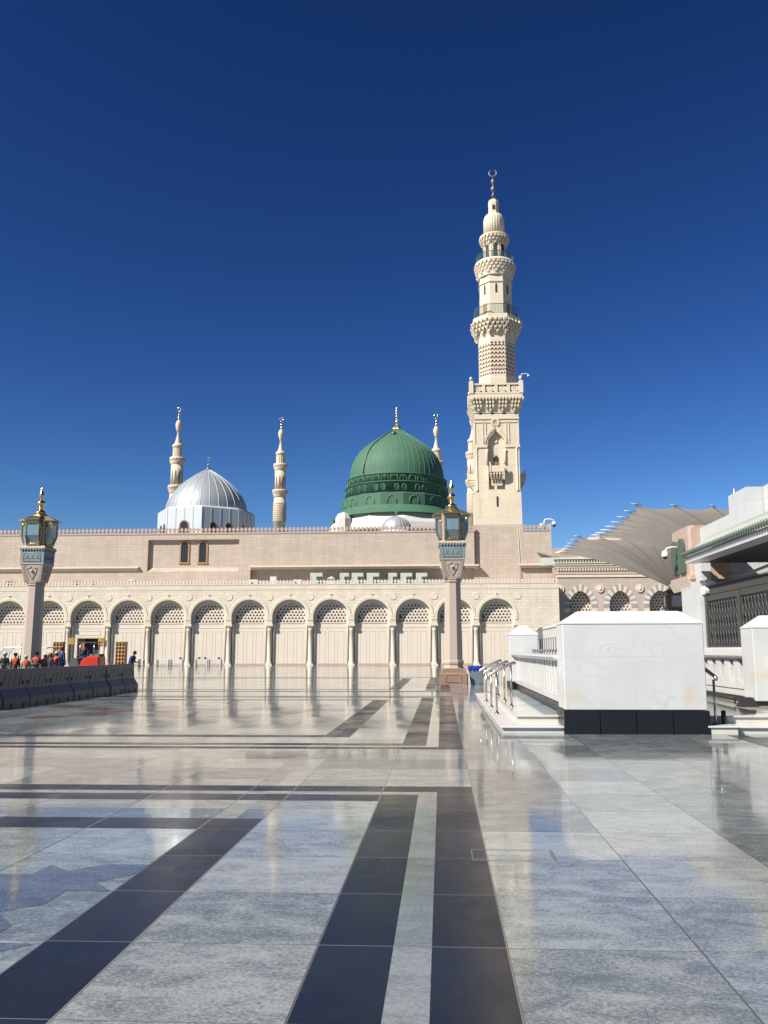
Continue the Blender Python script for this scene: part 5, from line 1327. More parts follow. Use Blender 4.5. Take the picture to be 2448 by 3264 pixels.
x, y = pp(184,40.6); person(x, y, 1.52, -.5, M['navy'], M['trousers'], 'round', 'person in a white cap with an orange scarf over navy shoulders', M['orange'], lean=.1)
x, y = pp(12,38.5); person(x, y, 1.53, .7, M['olive'], M['trousers'], 'round', 'person in olive clothes and a white cap stooping over behind the barriers', None, lean=.35, arms='front')
x, y = pp(196,47.2); person(x, y, 1.78, 2.7, M['blueover'], M['blueover'], None, 'worker in a blue overall seen from behind, beside the white cart')
x, y = pp(415,41.5); bw = person(x, y, 1.60, pi/2-.1, M['blueover'], M['blueover'], None, 'person in a blue overall bending over a phone behind the far end of the barriers', None, lean=.32, arms='front')
ph_ = MB().bbox(x+.66,x+.70,y-.05,y+.05,1.00,1.10,.006)
solo('phone', ph_, M['rubber'], 'small dark phone held out in the hands of the person in the blue overall', 'phone')
# ================================================================== SCRUBBER
Y = 46.0; xa_ = X_(222,2100,Y); xb_ = X_(328,2100,Y)
t = thing('cleaning_machine', ((xa_+xb_)/2,Y,0), 'red and dark grey ride-on cleaning machine with a small roof before the doorway', 'floor scrubber')
Lm = xb_-xa_
def mX(f): return xa_+Lm*f
q = MB(); sec = []
for yy_ in (Y-.5, Y-.42, Y+.42, Y+.5):
    e = .06 if yy_ in (Y-.5, Y+.5) else 0
    sec.append([(mX(.36)+e,yy_,.25),(mX(.99)-e,yy_,.25),(mX(1.0)-e,yy_,.9),(mX(.98)-e,yy_,1.28-e),(mX(.62),yy_,1.30-e),(mX(.47)+e,yy_,1.12-e),(mX(.38)+e,yy_,.75)])
part('body', q.loft(sec), M['red'], t)
q = MB(); q.loft([[(mX(.66),Y-.4,1.30),(mX(.98),Y-.4,1.29),(mX(.98),Y+.4,1.29),(mX(.66),Y+.4,1.30)],[(mX(.68),Y-.36,1.42),(mX(.95),Y-.36,1.43),(mX(.95),Y+.36,1.43),(mX(.68),Y+.36,1.42)]]); part('tank_lid', q, M['acdk'], t)
q = MB(); sec = []
for yy_ in (Y-.45, Y+.45): sec.append([(mX(0),yy_,.2),(mX(.36),yy_,.2),(mX(.40),yy_,.75),(mX(.33),yy_,1.15),(mX(.22),yy_,1.22),(mX(.08),yy_,.85)])
part('front_hood', q.loft(sec), M['machinegrey'], t)
part('squeegee', MB().box(mX(.98),mX(1.06),Y-.6,Y+.6,.02,.16), M['rubber'], t)
part('seat', MB().bbox(mX(.42),mX(.60),Y-.25,Y+.25,1.12,1.22,.03).bbox(mX(.57),mX(.62),Y-.25,Y+.25,1.2,1.6,.02), M['rubber'], t)
part('steering_wheel', MB().tube([(mX(.30)+.1*cos(a),Y+.2*sin(a),1.38+.1*cos(a)) for a in [2*pi*i/16 for i in range(16)]], .018, 5, closed=True).tube([(mX(.26),Y,1.15),(mX(.30),Y,1.38)], .025, 6), M['rubber'], t)
part('roof', MB().bbox(mX(.30),mX(.86),Y-.42,Y+.42,2.02,2.07,.015), M['machinegrey'], t)
for fx in (.36,.78):
    for sy_ in (-1,1): part('roof_post', MB().tube([(mX(fx),Y+sy_*.38,1.2),(mX(fx+.03),Y+sy_*.38,2.03)], .022, 6), M['steel'], t)
for fx, r in ((.15,.2),(.75,.22)):
    for sy_ in (-1,1): part('wheel', MB().tube([(mX(fx),Y+sy_*.42,r),(mX(fx),Y+sy_*.52,r)], r, 16), M['rubber'], t)
x, y = mX(.52), Y; pt = thing('person', (x,y,0), 'person in dark blue clothes driving the red cleaning machine under its roof', 'person')
nd = [((0,0,1.25),.14),((0,0,1.45),.13),((-.04,0,1.62),.11),((-.06,0,1.72),.05),((-.09,0,1.80),.075),((-.09,0,1.88),.06),((-.16,0,1.80),.015)]
ed = [(0,1),(1,2),(2,3),(3,4),(4,5),(4,6)]
for sd_ in (-1,1):
    k_ = len(nd); nd += [((-.05,sd_*.16,1.62),.055),((-.2,sd_*.2,1.44),.045),((-.42,sd_*.14,1.38),.035),((-.48,sd_*.12,1.37),.028)]; ed += [(2,k_),(k_,k_+1),(k_+1,k_+2),(k_+2,k_+3)]
    for f in range(4): nd.append(((-.52,sd_*(.10+.015*f),1.36),.009)); ed.append((k_+3,len(nd)-1))
    k_ = len(nd); nd += [((-.05,sd_*.1,1.22),.09),((-.42,sd_*.12,1.22),.065),((-.46,sd_*.12,.85),.05),((-.58,sd_*.12,.80),.04)]; ed += [(0,k_),(k_,k_+1),(k_+1,k_+2),(k_+2,k_+3)]
skin_body(nd, ed, 'body', M['skin'], pt)
nd2 = [(p, r+.025) for p, r in nd[:3]]+[(nd[7][0],.075),(nd[8][0],.065),(nd[9][0],.05)]
k2_ = 7+4+4+4
jn = [((0,0,1.2),.16),((0,0,1.45),.16),((-.04,0,1.62),.13)]; je = [(0,1),(1,2)]
for sd_ in (-1,1):
    k_ = len(jn); jn += [((-.05,sd_*.16,1.62),.08),((-.2,sd_*.2,1.44),.065),((-.38,sd_*.15,1.39),.05)]; je += [(2,k_),(k_,k_+1),(k_+1,k_+2)]
    k_ = len(jn); jn += [((-.05,sd_*.1,1.22),.11),((-.42,sd_*.12,1.22),.085),((-.45,sd_*.12,.9),.07)]; je += [(0,k_),(k_,k_+1),(k_+1,k_+2)]
skin_body(jn, je, 'overall', M['blueover'], pt)
o = part('hair', MB().lathe([(.09,1.82),(.095,1.87),(.07,1.93),(.005,1.95)], -.085, 0, 12), M['hair'], None); o.parent = pt
# ================================================================== GOLF CART
Y = 49.0; xa_ = X_(8,2080,Y); xb_ = X_(168,2080,Y); Lm = xb_-xa_
t = thing('electric_cart', ((xa_+xb_)/2,Y,0), 'white electric passenger cart with a long roof and curved windscreen behind a lamp post', 'cart')
zr_ = Z_(80,2063,Y); q = MB(); sec = []
for yy_, e in ((Y-.62,.05),(Y-.56,0),(Y+.56,0),(Y+.62,.05)):
    sec.append([(mX(.10)+e,yy_,zr_-.06),(mX(.99)-e,yy_,zr_-.06),(mX(1.0)-e,yy_,zr_),(mX(.5),yy_,zr_+.05-e),(mX(.16)+e,yy_,zr_+.03-e),(mX(.10)+e,yy_,zr_-.03)])
part('roof', q.loft(sec), M['white'], t)
ws = [(mX(.0),.95),(mX(.02),1.25),(mX(.06),1.6),(mX(.12),zr_-.05)]
part('windscreen', MB().loft([[(x,Y-.55,z),(x,Y+.55,z)] for x, z in ws], closed=False, cap=False, smooth=True), M['cartglass'], t, recalc=False)
for sy_ in (-1,1): part('front_pillar', MB().tube([(x,Y+sy_*.56,z) for x, z in ws], .035, 6), M['white'], t)
for fx in (.47,.97):
    for sy_ in (-1,1): part('pillar', MB().tube([(mX(fx-.04),Y+sy_*.56,.8),(mX(fx),Y+sy_*.56,zr_)], .028, 6), M['white'], t)
q = MB(); sec = []
for yy_ in (Y-.6, Y-.55, Y+.55, Y+.6):
    e = .05 if abs(yy_-Y) > .58 else 0
    sec.append([(mX(-.03)+e,yy_,.3),(mX(1.0)-e,yy_,.3),(mX(1.0)-e,yy_,.75),(mX(.62),yy_,.8),(mX(.5),yy_,.5),(mX(.2),yy_,.5),(mX(.14),yy_,.95-e),(mX(.0)+e,yy_,.92-e),(mX(-.04)+e,yy_,.6)])
part('body', q.loft(sec), M['white'], t)
for fx in (.34,.62,.86): part('seat', MB().bbox(mX(fx-.06),mX(fx+.06),Y-.5,Y+.5,.78,.9,.03).bbox(mX(fx+.05),mX(fx+.08),Y-.5,Y+.5,.88,1.35,.02), M['machinegrey'], t)
for fx in (.12,.82):
    for sy_ in (-1,1): part('wheel', MB().tube([(mX(fx),Y+sy_*.45,.27),(mX(fx),Y+sy_*.62,.27)], .27, 18), M['rubber'], t)
part('beacon', MB().lathe([(.08,zr_+.04),(.08,zr_+.14),(.03,zr_+.19)], mX(.38), Y, 12), M['woodlt'], t)
# ================================================================== MARBLE STAIR ENCLOSURES
def marble_pier(name, x0, x1, y0, y1, z0, zt, zc, label, b=.36, base=.45, cat='stair enclosure', mat=None, tiles=4):
    t = thing(name, ((x0+x1)/2,(y0+y1)/2,z0), label, cat, 'white marble stairwell walls')
    q = MB()
    q.bbox(x0, x1, y0, y1, z0+base, zt, .012)
    part('body', q, mat or M['blockmarble'], t)
    q = MB(); q.loft([[(x0-.01,y0-.01,zt),(x1+.01,y0-.01,zt),(x1+.01,y1+.01,zt),(x0-.01,y1+.01,zt)],[(x0-.01,y0-.01,zt+.02),(x1+.01,y0-.01,zt+.02),(x1+.01,y1+.01,zt+.02),(x0-.01,y1+.01,zt+.02)],
        [(x0+b,y0+min(b,(y1-y0)*.4),zc),(x1-b,y0+min(b,(y1-y0)*.4),zc),(x1-b,y1-min(b,(y1-y0)*.4),zc),(x0+b,y1-min(b,(y1-y0)*.4),zc)]])
    part('cap', q, M['cap'], t)
    q = MB(); n = tiles
    for i in range(n):
        a = x0-.035+(x1-x0+.07)*i/n+.006; c = x0-.035+(x1-x0+.07)*(i+1)/n-.006
        q.bbox(a, c, y0-.035, y0+.3, z0, z0+base-.01*(i % 2), .006)
    m_ = max(1, int((y1-y0)/.67))
    for i in range(m_):
        a = y0+.3+(y1-y0-.3)*i/m_+.006; c = y0+.3+(y1-y0-.3)*(i+1)/m_-.006
        for xx0, xx1 in ((x0-.035,x0+.2),(x1-.2,x1+.035)): q.bbox(xx0, xx1, a, c, z0, z0+base-.006, .006)
    part('base_course', q, M['blackstone'], t)
    if tiles == 4:
        q = MB(); zs = z0+1.47
        q.box(x0-.002, x1+.002, y0-.001, y0, zs, zs+.004)
        for i in (1,2,3):
            xx = x0+(x1-x0)*i/4; q.box(xx, xx+.002, y0-.001, y0, z0+base, zt)
        part('joint_lines', q, M['jointgrey'], t)
    return t
marble_pier('marble_wall', 2.37, 5.08, 17.04, 17.95, 0, 2.10, 2.36, 'large white marble end wall with bevelled top and four black base slabs')
# left stairwell: near end wall continues back as balustrade to the second block
marble_pier('marble_wall', 2.26, 3.2, 29.0, 30.1, .30, 2.09, 2.42, 'smaller white marble end wall behind the three steel handrails', base=.26, tiles=2)
def balustrade(x, y0, y1, zb0, zr0, zr1, n, label, th=.2, dz=.0, open0=None, open1=None, sides=(1,)):
    t = thing('balustrade', (x,(y0+y1)/2,zb0), label, 'balustrade', 'white marble balustrades')
    part('bottom_rail', MB().bbox(x-th/2, x+th/2, y0, y1, zb0, zb0+.16, .01), M['wallmarble'], t)
    part('top_rail', MB().prism([(x-th/2-.14,zr0+.09),(x-th/2-.14,zr1),(x+th/2+.14,zr1),(x+th/2+.14,zr0+.09),(x+th/2-.02,zr0),(x-th/2+.02,zr0)], y0, y1), M['cap'], t)
    for i in range(n):
        yc = y0+(y1-y0)*(i+.5)/n; w = (y1-y0)/n*.24
        if n: part('bronze_infill', MB().box(x+.0, x+.02, yc+w, yc+(y1-y0)/n-w, zb0+.16, zr0), M['bronze'], t)
        part('baluster', MB().bbox(x-.06, x+.06, yc-w, yc+w, zb0+.16, zr0, .008), M['wallmarble'], t)
    return t
balustrade(2.52, 17.97, 28.97, .52, 1.36, 1.50, 22, 'long white marble balustrade with slim uprights joining the large and smaller end walls')
q = MB(); q.box(2.44,2.60,17.97,28.97,.30,.50); solo('base_kerb', q, M['blackstone'], 'long black granite kerb under the slim-uprights marble balustrade', 'kerb')
# little glass-holder studs on the rail
st = thing('stud_row', (2.52,22,1.5), 'row of small turned metal studs on top of a marble balustrade rail', 'stud row')
for i in range(12):
    yy_ = 18.3+i*.52; part('stud', MB().lathe([(.012,1.50),(.012,1.545),(.03,1.56),(.045,1.59),(.03,1.615),(.004,1.62)], 2.52, yy_, 8), M['iron'], st)
# far stairwell with dark slots, seen above the rail
t = thing('slotted_parapet', (5.2,43,.3), 'distant white stair parapet with a row of tall dark slots, seen above a balustrade', 'parapet')
X0 = 5.1
q = MB(); q.box(X0,X0+.3,38.5,47.0,0,1.62); q.box(X0,X0+.3,38.5,47.0,2.16,2.62); 
for i in range(11): yy_ = 38.5+.85*i; q.box(X0,X0+.04,yy_,yy_+.30,1.62,2.16)
part('wall', q, M['wallmarble'], t); part('backing', MB().box(X0+.05,X0+.29,38.6,46.9,1.62,2.16), M['bronzedk'], t)
part('cap', MB().prism([(X0-.05,2.62),(X0+.35,2.62),(X0+.25,2.75),(X0+.05,2.75)], 38.4, 47.1), M['cap'], t)
# inner wall behind the near end wall, so the enclosure is closed to the right
marble_pier('marble_wall', 4.55, 5.02, 17.97, 29.0, 0, 2.07, 2.25, 'long low white marble side wall running back behind the large end wall', base=.45, tiles=1, b=.12)
# steps / platform
def platform(name, x0, x1, y0, y1, xe, label, side=1):
    t = thing(name, ((x0+x1)/2,(y0+y1)/2,0), label, 'steps', 'low polished marble steps')
    return t
t = platform('marble_steps', 1.14, 2.4, 17.1, 29, 0, 'two low polished cream marble steps carrying three steel handrails')
part('lower_step', MB().box(1.17,2.40,17.13,30.0,0,.105), M['stepmarble'], t); part('lower_tread', MB().bbox(1.13,2.43,17.08,30.0,.105,.14,.006), M['cap'], t)
part('upper_step', MB().box(1.52,2.41,17.82,30.0,.14,.265), M['stepmarble'], t); part('upper_tread', MB().bbox(1.48,2.41,17.78,30.0,.265,.30,.006), M['stepmarble'], t)
part('dark_inlay', MB().box(2.08,2.41,18.0,29.0,.300,.304), M['greygran'], t)
# right stair: wide steps and floor, end pier, balustrade, gate wall
t = platform('marble_steps', 5.06, 12, 17.1, 30, 0, 'two low cream marble steps with a dark stub post, leading towards the bronze gate')
part('end_kerb', MB().box(5.09,5.62,17.02,17.5,0,.125), M['stepmarble'], t); part('kerb_tread', MB().bbox(5.06,5.64,16.99,17.5,.125,.16,.006), M['cap'], t)
part('lower_step', MB().box(5.64,14,17.10,21,0,.115), M['stepmarble'], t); part('lower_tread', MB().bbox(5.66,14,17.05,21,.115,.15,.006), M['cap'], t)
part('upper_step', MB().box(5.30,14,17.62,31,.0,.275), M['stepmarble'], t); part('upper_tread', MB().bbox(5.27,14,17.58,31,.275,.31,.006), M['stepmarble'], t)
marble_pier('marble_wall', 7.27, 9.9, 20.6, 21.4, .31, 2.10, 2.40, 'white marble end wall standing in front of the bronze gate', base=.1, tiles=2, b=.34)
bl2 = balustrade(7.58, 21.4, 30.5, .62, 1.36, 1.60, 0, 'white marble balustrade with tall narrow openings below the bronze gate', .22)
for i in range(13):
    yc = 21.55+i*.72
    part('pier', MB().bbox(7.47, 7.69, yc, yc+.40, .78, 1.36, .008), M['wallmarble'], bl2)
for i in range(12):
    yc = 21.55+i*.72
    part('bronze_infill', MB().box(7.62, 7.64, yc+.4, yc+.72, .80, 1.34).box(7.60,7.615,yc+.5,yc+.6,1.16,1.20).box(7.60,7.615,yc+.52,yc+.58,1.04,1.07), M['bronze'], bl2)
part('lower_wall', MB().box(7.50,7.66,21.4,30.5,.31,.62), M['wallmarble'], bl2)
part('base_course', MB().bbox(7.42,7.55,21.4,30.5,.31,.46,.01), M['blackstone'], bl2)
# dark rail lying along the foot of that wall
q = MB().tube([(7.0,21.3,.44),(7.2,24,.44),(7.3,28,.44)], .035, 8)
for yy_ in (21.4,24.0,27.5): q.tube([(7.02+.04*(yy_-21),yy_,.31),(7.02+.04*(yy_-21),yy_,.44)], .02, 6)
solo('floor_rail', q, M['rubber'], 'low dark rail along the foot of the slotted marble balustrade', 'rail')
q = MB(); q.loft([[(6.75,20.15,.31),(7.15,20.15,.31),(7.15,20.5,.31),(6.75,20.5,.31)],[(6.86,20.2,.52),(7.06,20.2,.52),(7.06,20.42,.52),(6.86,20.42,.52)]])
solo('rubber_stop', q, M['rubber'], 'small black tapered block on the floor beside a marble end wall', 'block')
# handrails
def handrail(yy_, label):
    t = thing('handrail', (1.42,yy_,.14), label, 'handrail', 'steel handrails on the left marble steps')
    p0, p1 = (1.26,yy_,.14), (1.60,yy_,.30)
    zt0, zt1 = 1.09, 1.25
    part('post', MB().tube([p0,(1.26,yy_,zt0)], .024, 10), M['steel'], t); part('post', MB().tube([p1,(1.60,yy_,zt1)], .024, 10), M['steel'], t)
    part('grab_rail', MB().tube([(1.09,yy_,.92),(1.07,yy_,.95),(1.08,yy_,1.0),(1.12,yy_,1.04),(1.26,yy_,1.115),(1.64,yy_,1.295),(1.69,yy_,1.30),(1.70,yy_,1.27)], .034, 12), M['steel'], t)
    for p in (p0, p1): part('foot_flange', MB().lathe([(.06,p[2]+.001),(.055,p[2]+.015),(.028,p[2]+.05)], p[0], p[1], 12), M['steel'], t)
handrail(20.3, 'polished steel stair handrail, nearest of the three on the steps')
handrail(22.5, 'polished steel stair handrail, middle of the three on the steps')
handrail(25.0, 'polished steel stair handrail, farthest of the three, nearest the blue-lined bin')
t = thing('handrail', (5.25,17.7,.16), 'steel handrail with a dark sloping grip against the large white end wall', 'handrail')
part('post', MB().tube([(5.13,18.0,.3),(5.11,18.0,1.35)], .03, 10), M['bronzedk'], t); part('post', MB().tube([(5.30,17.3,.16),(5.30,17.3,1.02)], .024, 10), M['steel'], t)
part('grab_rail', MB().tube([(5.09,18.1,1.42),(5.12,18.0,1.39),(5.31,17.28,1.09),(5.33,17.22,1.05),(5.32,17.22,1.0)], .036, 12), M['steel'], t)
part('foot_flange', MB().lathe([(.06,.161),(.055,.175),(.028,.21)], 5.30, 17.3, 12), M['steel'], t)
solo('short_bollard', MB().tube([(5.50,17.45,.16),(5.50,17.45,.42)], .045, 10), M['rubber'], 'short dark stub post on the step beside the handrail foot', 'post')
# ================================================================== RIGHT PORTAL BUILDING
rp = thing('portal_building', (9.5,26,.3), 'white marble portal building with a green tiled eave and a pink lattice-windowed bay', 'building')
XG = 8.32
q = MB()
q.box(8.15,8.55,27.4,29.5,.3,3.75)                      # corner pier
q.box(8.25,8.55,27.5,29.5,3.75,4.35)
q.box(8.55,15,29.5,29.9,.3,5.4)                        # wall behind the gate recess
q.box(8.2,15,20.0,27.38,1.55,1.66); q.box(7.72,8.6,20,30.5,1.2,1.55); q.box(8.25,8.8,20,27.4,.3,1.55)
part('wall', q, M['wallmarble'], rp)
q = MB(); q.box(8.50,8.8,25.3,28.2,4.6,5.53); q.box(8.50,15,23.8,25.3,4.6,6.07); q.box(8.5,8.8,15,23.8,4.6,6.07) if False else None
q.box(8.95,15,25.3,28.2,4.6,5.60)
q.box(8.95,15,10,23.75,4.6,6.07)
part('parapet_wall', q, M['wallmarble'], rp)
# scroll bracket
q = MB(); prof_ = [(27.4,3.30),(27.4,3.72),(27.02,3.72),(27.0,3.66),(27.08,3.6),(27.06,3.5),(26.98,3.42),(27.0,3.34),(27.1,3.3)]
q.prism_x(prof_, 8.2, 8.52); part('scroll_bracket', q, M['cap'], rp)
q = MB(); q.prism([(7.60,4.28),(7.60,4.42),(8.9,4.42),(8.9,4.34),(7.95,4.28)], 10, 26.9)
q.box(7.60,8.0,10,26.9,4.24,4.28)
ev = part('eave', q, M['wallmarble'], rp)
part('eave_groove', MB().box(7.575,7.60,10,26.9,4.395,4.42), M['greygran'], ev)
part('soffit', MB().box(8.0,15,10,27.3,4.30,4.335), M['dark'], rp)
q = MB(); q.add([(7.55,10,4.43),(7.55,26.95,4.43),(8.45,26.95,5.08),(8.45,10,5.08)], [(0,1,2,3)]); q.box(7.56,8.6,26.9,26.95,4.42,4.44)
part('roof_slope', q, M['rooftile'], rp, recalc=False)
q = MB(); yy_ = 10.1
while yy_ < 26.9:
    q.tube([(7.50,yy_,4.45),(7.60,yy_,4.50),(8.42,yy_,5.09)], [.05,.055,.035], 6); yy_ += .17
part('tile_ribs', q, M['rooftile'], rp)
q = MB(); yy_ = 10.1
while yy_ < 26.9:
    q.lathe([(.005,4.44),(.028,4.45),(.036,4.48),(.026,4.54),(.008,4.58)], 7.47, yy_, 8); q.box(7.5,7.56,yy_+.06,yy_+.11,4.425,4.45); yy_ += .17
part('tile_ends', q, M['tileend'], rp)
part('gutter_line', MB().box(8.28,8.32,10,26.9,5.00,5.03), M['tiledk'], rp)
# pink bay
q = MB(); q.slab([(8.12,28.3),(8.12,30.2),(8.35,30.7),(9.4,30.7),(9.4,28.2),(8.35,28.2),(8.2,28.2)], 3.98, 5.56)
q.slab([(8.12,28.3),(8.12,30.2),(8.35,30.7),(9.4,30.7),(9.4,28.2),(8.3,28.2)], 5.56, 5.63)
q.slab([(8.02,28.2),(8.02,30.3),(8.3,30.8),(9.4,30.8),(9.4,28.1),(8.1,28.1)], 3.86, 3.98)
part('bay', q, M['pinkp'], rp)
for yc in (28.95, 29.75):
    q = MB(); pts = round_arch(0, .33, 4.95, 4.12, 10); q.prism([(a,b_) for a, b_ in pts][::-1], -.06, .06)
    q.moved(Matrix.Translation((8.08,yc,0)) @ Matrix.Rotation(-pi/2,4,'Z')); sh = part('lattice_shutter', q, M['shutter'], rp)
q = MB()
for i in range(8): yy_ = 28.25+.3*i; q.loft([[(8.14,yy_,3.55),(8.2,yy_,3.55),(8.2,yy_+.06,3.55),(8.14,yy_+.06,3.55)],[(8.0,yy_-.08,3.86),(8.3,yy_-.08,3.86),(8.3,yy_+.16,3.86),(8.0,yy_+.16,3.86)]])
part('pendant_brackets', q, M['creamp'], rp)
q = MB(); q.prism(round_arch(0, .16, 2.35, 1.6, 10)[::-1], -.02, .02); q.moved(Matrix.Translation((8.14,28.6,0)) @ Matrix.Rotation(-pi/2,4,'Z')); part('niche', q, M['pinkp'], rp)
part('spire', MB().lathe([(.09,5.55),(.07,5.75),(.1,5.8),(.05,5.9),(.07,5.95),(.01,6.35)], 8.75, 25.5, 8), M['cap'], rp)
# V of sunlight on the wall under the eave, modelled as white tubes
q = MB(); q.tube([(9.0,29.4,4.3),(9.9,28.5,4.0),(10.6,27.9,4.3)], .05, 6); q.tube([(9.9,28.5,4.0),(10.4,29.4,3.2)], .04, 6)
part('sunlight_streak', q, M['white'], rp)
# bronze gate
gt = thing('bronze_gate', (XG,24,1.66), 'dark bronze lattice gate of long hexagonal links topped with spikes', 'gate')
gy0, gy1, gz0, gz1 = 19.0, 27.35, 1.66, 3.08
q = MB(); q.box(XG-.05,XG+.05,gy0,gy1,gz1,gz1+.16); q.box(XG-.05,XG+.05,gy0,gy1,gz0,gz0+.05)
for yy_ in (27.25, 24.3, 21.3): q.box(XG-.07,XG+.07,yy_-.12,yy_+.1,gz0,gz1+.16)
part('frame', q, M['bronzedk'], gt)
p_ = .235; hh = .125; sl = .10
for pa_, (a0, a1) in enumerate(((24.4,27.13),(21.42,24.18),(19.0,21.18))):
    q = MB(); n = int((a1-a0)/p_); pw = (a1-a0)/n
    rows = int((gz1-gz0)/(hh+sl))+1
    for i in range(n+1):
        pts = []; yy_ = a0+pw*i; z = gz0
        for sgn in (-1, 1):
            pts = []; z = gz0+.03; k_ = 0
            while z < gz1:
                off = pw*.24 if k_ % 2 == 0 else pw*.03
                pts += [(XG, min(a1,max(a0,yy_+sgn*off)), z), (XG, min(a1,max(a0,yy_+sgn*off)), min(gz1,z+hh))]; z += hh+sl; k_ += 1
            q.tube(pts, .014, 4, smooth=False)
    part('lattice_panel', q, M['bronzedk'], gt)
q = MB(); yy_ = 19.0; i = 0
while yy_ < 27.2:
    q.lathe([(.016,gz1+.16),(.016,gz1+.36),(.028,gz1+.38),(.002,gz1+.50)], XG, yy_, 5, smooth=False); yy_ += .085
q.box(XG-.02,XG+.02,19,27.2,gz1+.20,gz1+.23)
part('spikes', q, M['bronzedk'], gt)
# pendant camera on the portal wall
cx, cz = P(2119,1748,29.2)
t = thing('security_camera', (cx,29.2,cz), 'large white dome camera hanging from a curved arm beside the pink lattice bay', 'camera')
part('arm', MB().tube([(8.1,29.2,cz+.02),(cx+.25,29.2,cz+.04),(cx+.08,29.2,cz+.0),(cx,29.2,cz-.1)], .035, 8), M['white'], t)
part('housing', MB().lathe([(.03,cz-.06),(.1,cz-.12),(.12,cz-.24),(.125,cz-.26),(.1,cz-.30)], cx, 29.2, 16), M['white'], t)
part('lens_dome', MB().ball((cx,29.2,cz-.29), .085, 12, 8), M['rubber'], t)
# ================================================================== SHADE UMBRELLAS
def shade(cx, cy, hx, hy, z0, z1, nx_, ny_, label, ks_=.75):
    t = thing('shade_umbrella', (cx,cy,0), label, 'umbrella', 'giant sand-coloured courtyard umbrellas')
    tips = []
    for i in range(nx_): tips.append((-hx+2*hx*i/nx_, -hy))
    for i in range(ny_): tips.append((hx, -hy+2*hy*i/ny_))
    for i in range(nx_): tips.append((hx-2*hx*i/nx_, hy))
    for i in range(ny_): tips.append((-hx, hy-2*hy*i/ny_))
    n = len(tips); per = 6; rim = []
    for i in range(n):
        a, b_ = tips[i], tips[(i+1) % n]
        for j in range(per):
            f = j/per; sc_ = 1-.035*4*f*(1-f); rim.append(((a[0]+(b_[0]-a[0])*f)*sc_, (a[1]+(b_[1]-a[1])*f)*sc_, 4*f*(1-f)))
    rings = []; K_ = 16
    for k in range(K_+1):
        tt = .035+(1-.035)*k/K_; zz_ = z0+(z1-z0)*(1-(1-tt)**1.6)
        corner = 0
        rings.append([(cx+rx*tt, cy+ry*tt, zz_-.10*sg*tt**2+.2*tt*tt*(abs(rx)/hx*abs(ry)/hy)**2) for rx, ry, sg in rim])
    part('canopy', MB().loft(rings, cap=False, smooth=True), M['canopy'], t, recalc=False)
    for i, (a, b_) in enumerate(tips):
        q = MB(); pts = []
        for k in range(0, K_+1, 2):
            tt = .035+(1-.035)*k/K_; zz_ = z0+(z1-z0)*(1-(1-tt)**1.6)+.2*tt*tt*(abs(a)/hx*abs(b_)/hy)**2
            pts.append((cx+a*tt, cy+b_*tt, zz_+.06))
        q.tube(pts, .018, 5); part('arm', q, M['canopy'], t)
        q = MB(); e = pts[-1]; d = Vector((a,b_,0)).normalized()
        q.tube([(e[0]-d.x*.5,e[1]-d.y*.5,e[2]+.03),(e[0],e[1],e[2]+.05),(e[0]+d.x*.28,e[1]+d.y*.28,e[2]+.07)], [.03,.045,.015], 6); part('arm_tip', q, M['white'], t)
    part('column', MB().lathe([(.55*ks_,0),(.55*ks_,1.0*ks_),(.42*ks_,1.1*ks_),(.42*ks_,z0-2.4*ks_)], cx, cy, 8, pi/8, smooth=False), M['bronzedk'], t)
    q = MB(); q.square([(.7*ks_,z0-2.4*ks_),(1.0*ks_,z0-2.1*ks_),(.95*ks_,z0-.5*ks_),(1.05*ks_,z0-.4*ks_),(.9*ks_,z0-.2*ks_)], cx, cy); lh = part('lamp_head', q, M['bronzedk'], t)
    for side in range(4):
        R_ = Matrix.Translation((cx,cy,0)) @ Matrix.Rotation(side*pi/2,4,'Z')
        part('lamp_pane', MB().box(-.5*ks_,.5*ks_,-1.02*ks_,-.98*ks_,z0-1.9*ks_,z0-.8*ks_).moved(R_), M['lampglass'], lh)
        part('lamp_frame', MB().tube([(-.55*ks_,-1.03*ks_,z0-1.95*ks_),(.55*ks_,-1.03*ks_,z0-1.95*ks_),(.55*ks_,-1.03*ks_,z0-.75*ks_),(-.55*ks_,-1.03*ks_,z0-.75*ks_)], .05*ks_, 4, closed=True).moved(R_), M['woodlt'], lh)
    part('collar', MB().lathe([(.9*ks_,z0-.2*ks_),(.55*ks_,z0),(.45*ks_,z0+.25*ks_)], cx, cy, 12), M['woodlt'], t)
    return t
shade(18.6, 69.5, 8.4, 5.5, 6.4, 9.7, 10, 7, 'farther giant sand-coloured umbrella, its dark lamp head visible behind the big marble wall')
shade(21.15, 56.0, 9.9, 6.7, 5.0, 9.6, 9, 7, 'nearer giant sand-coloured umbrella behind the pink lattice bay and white portal roof')
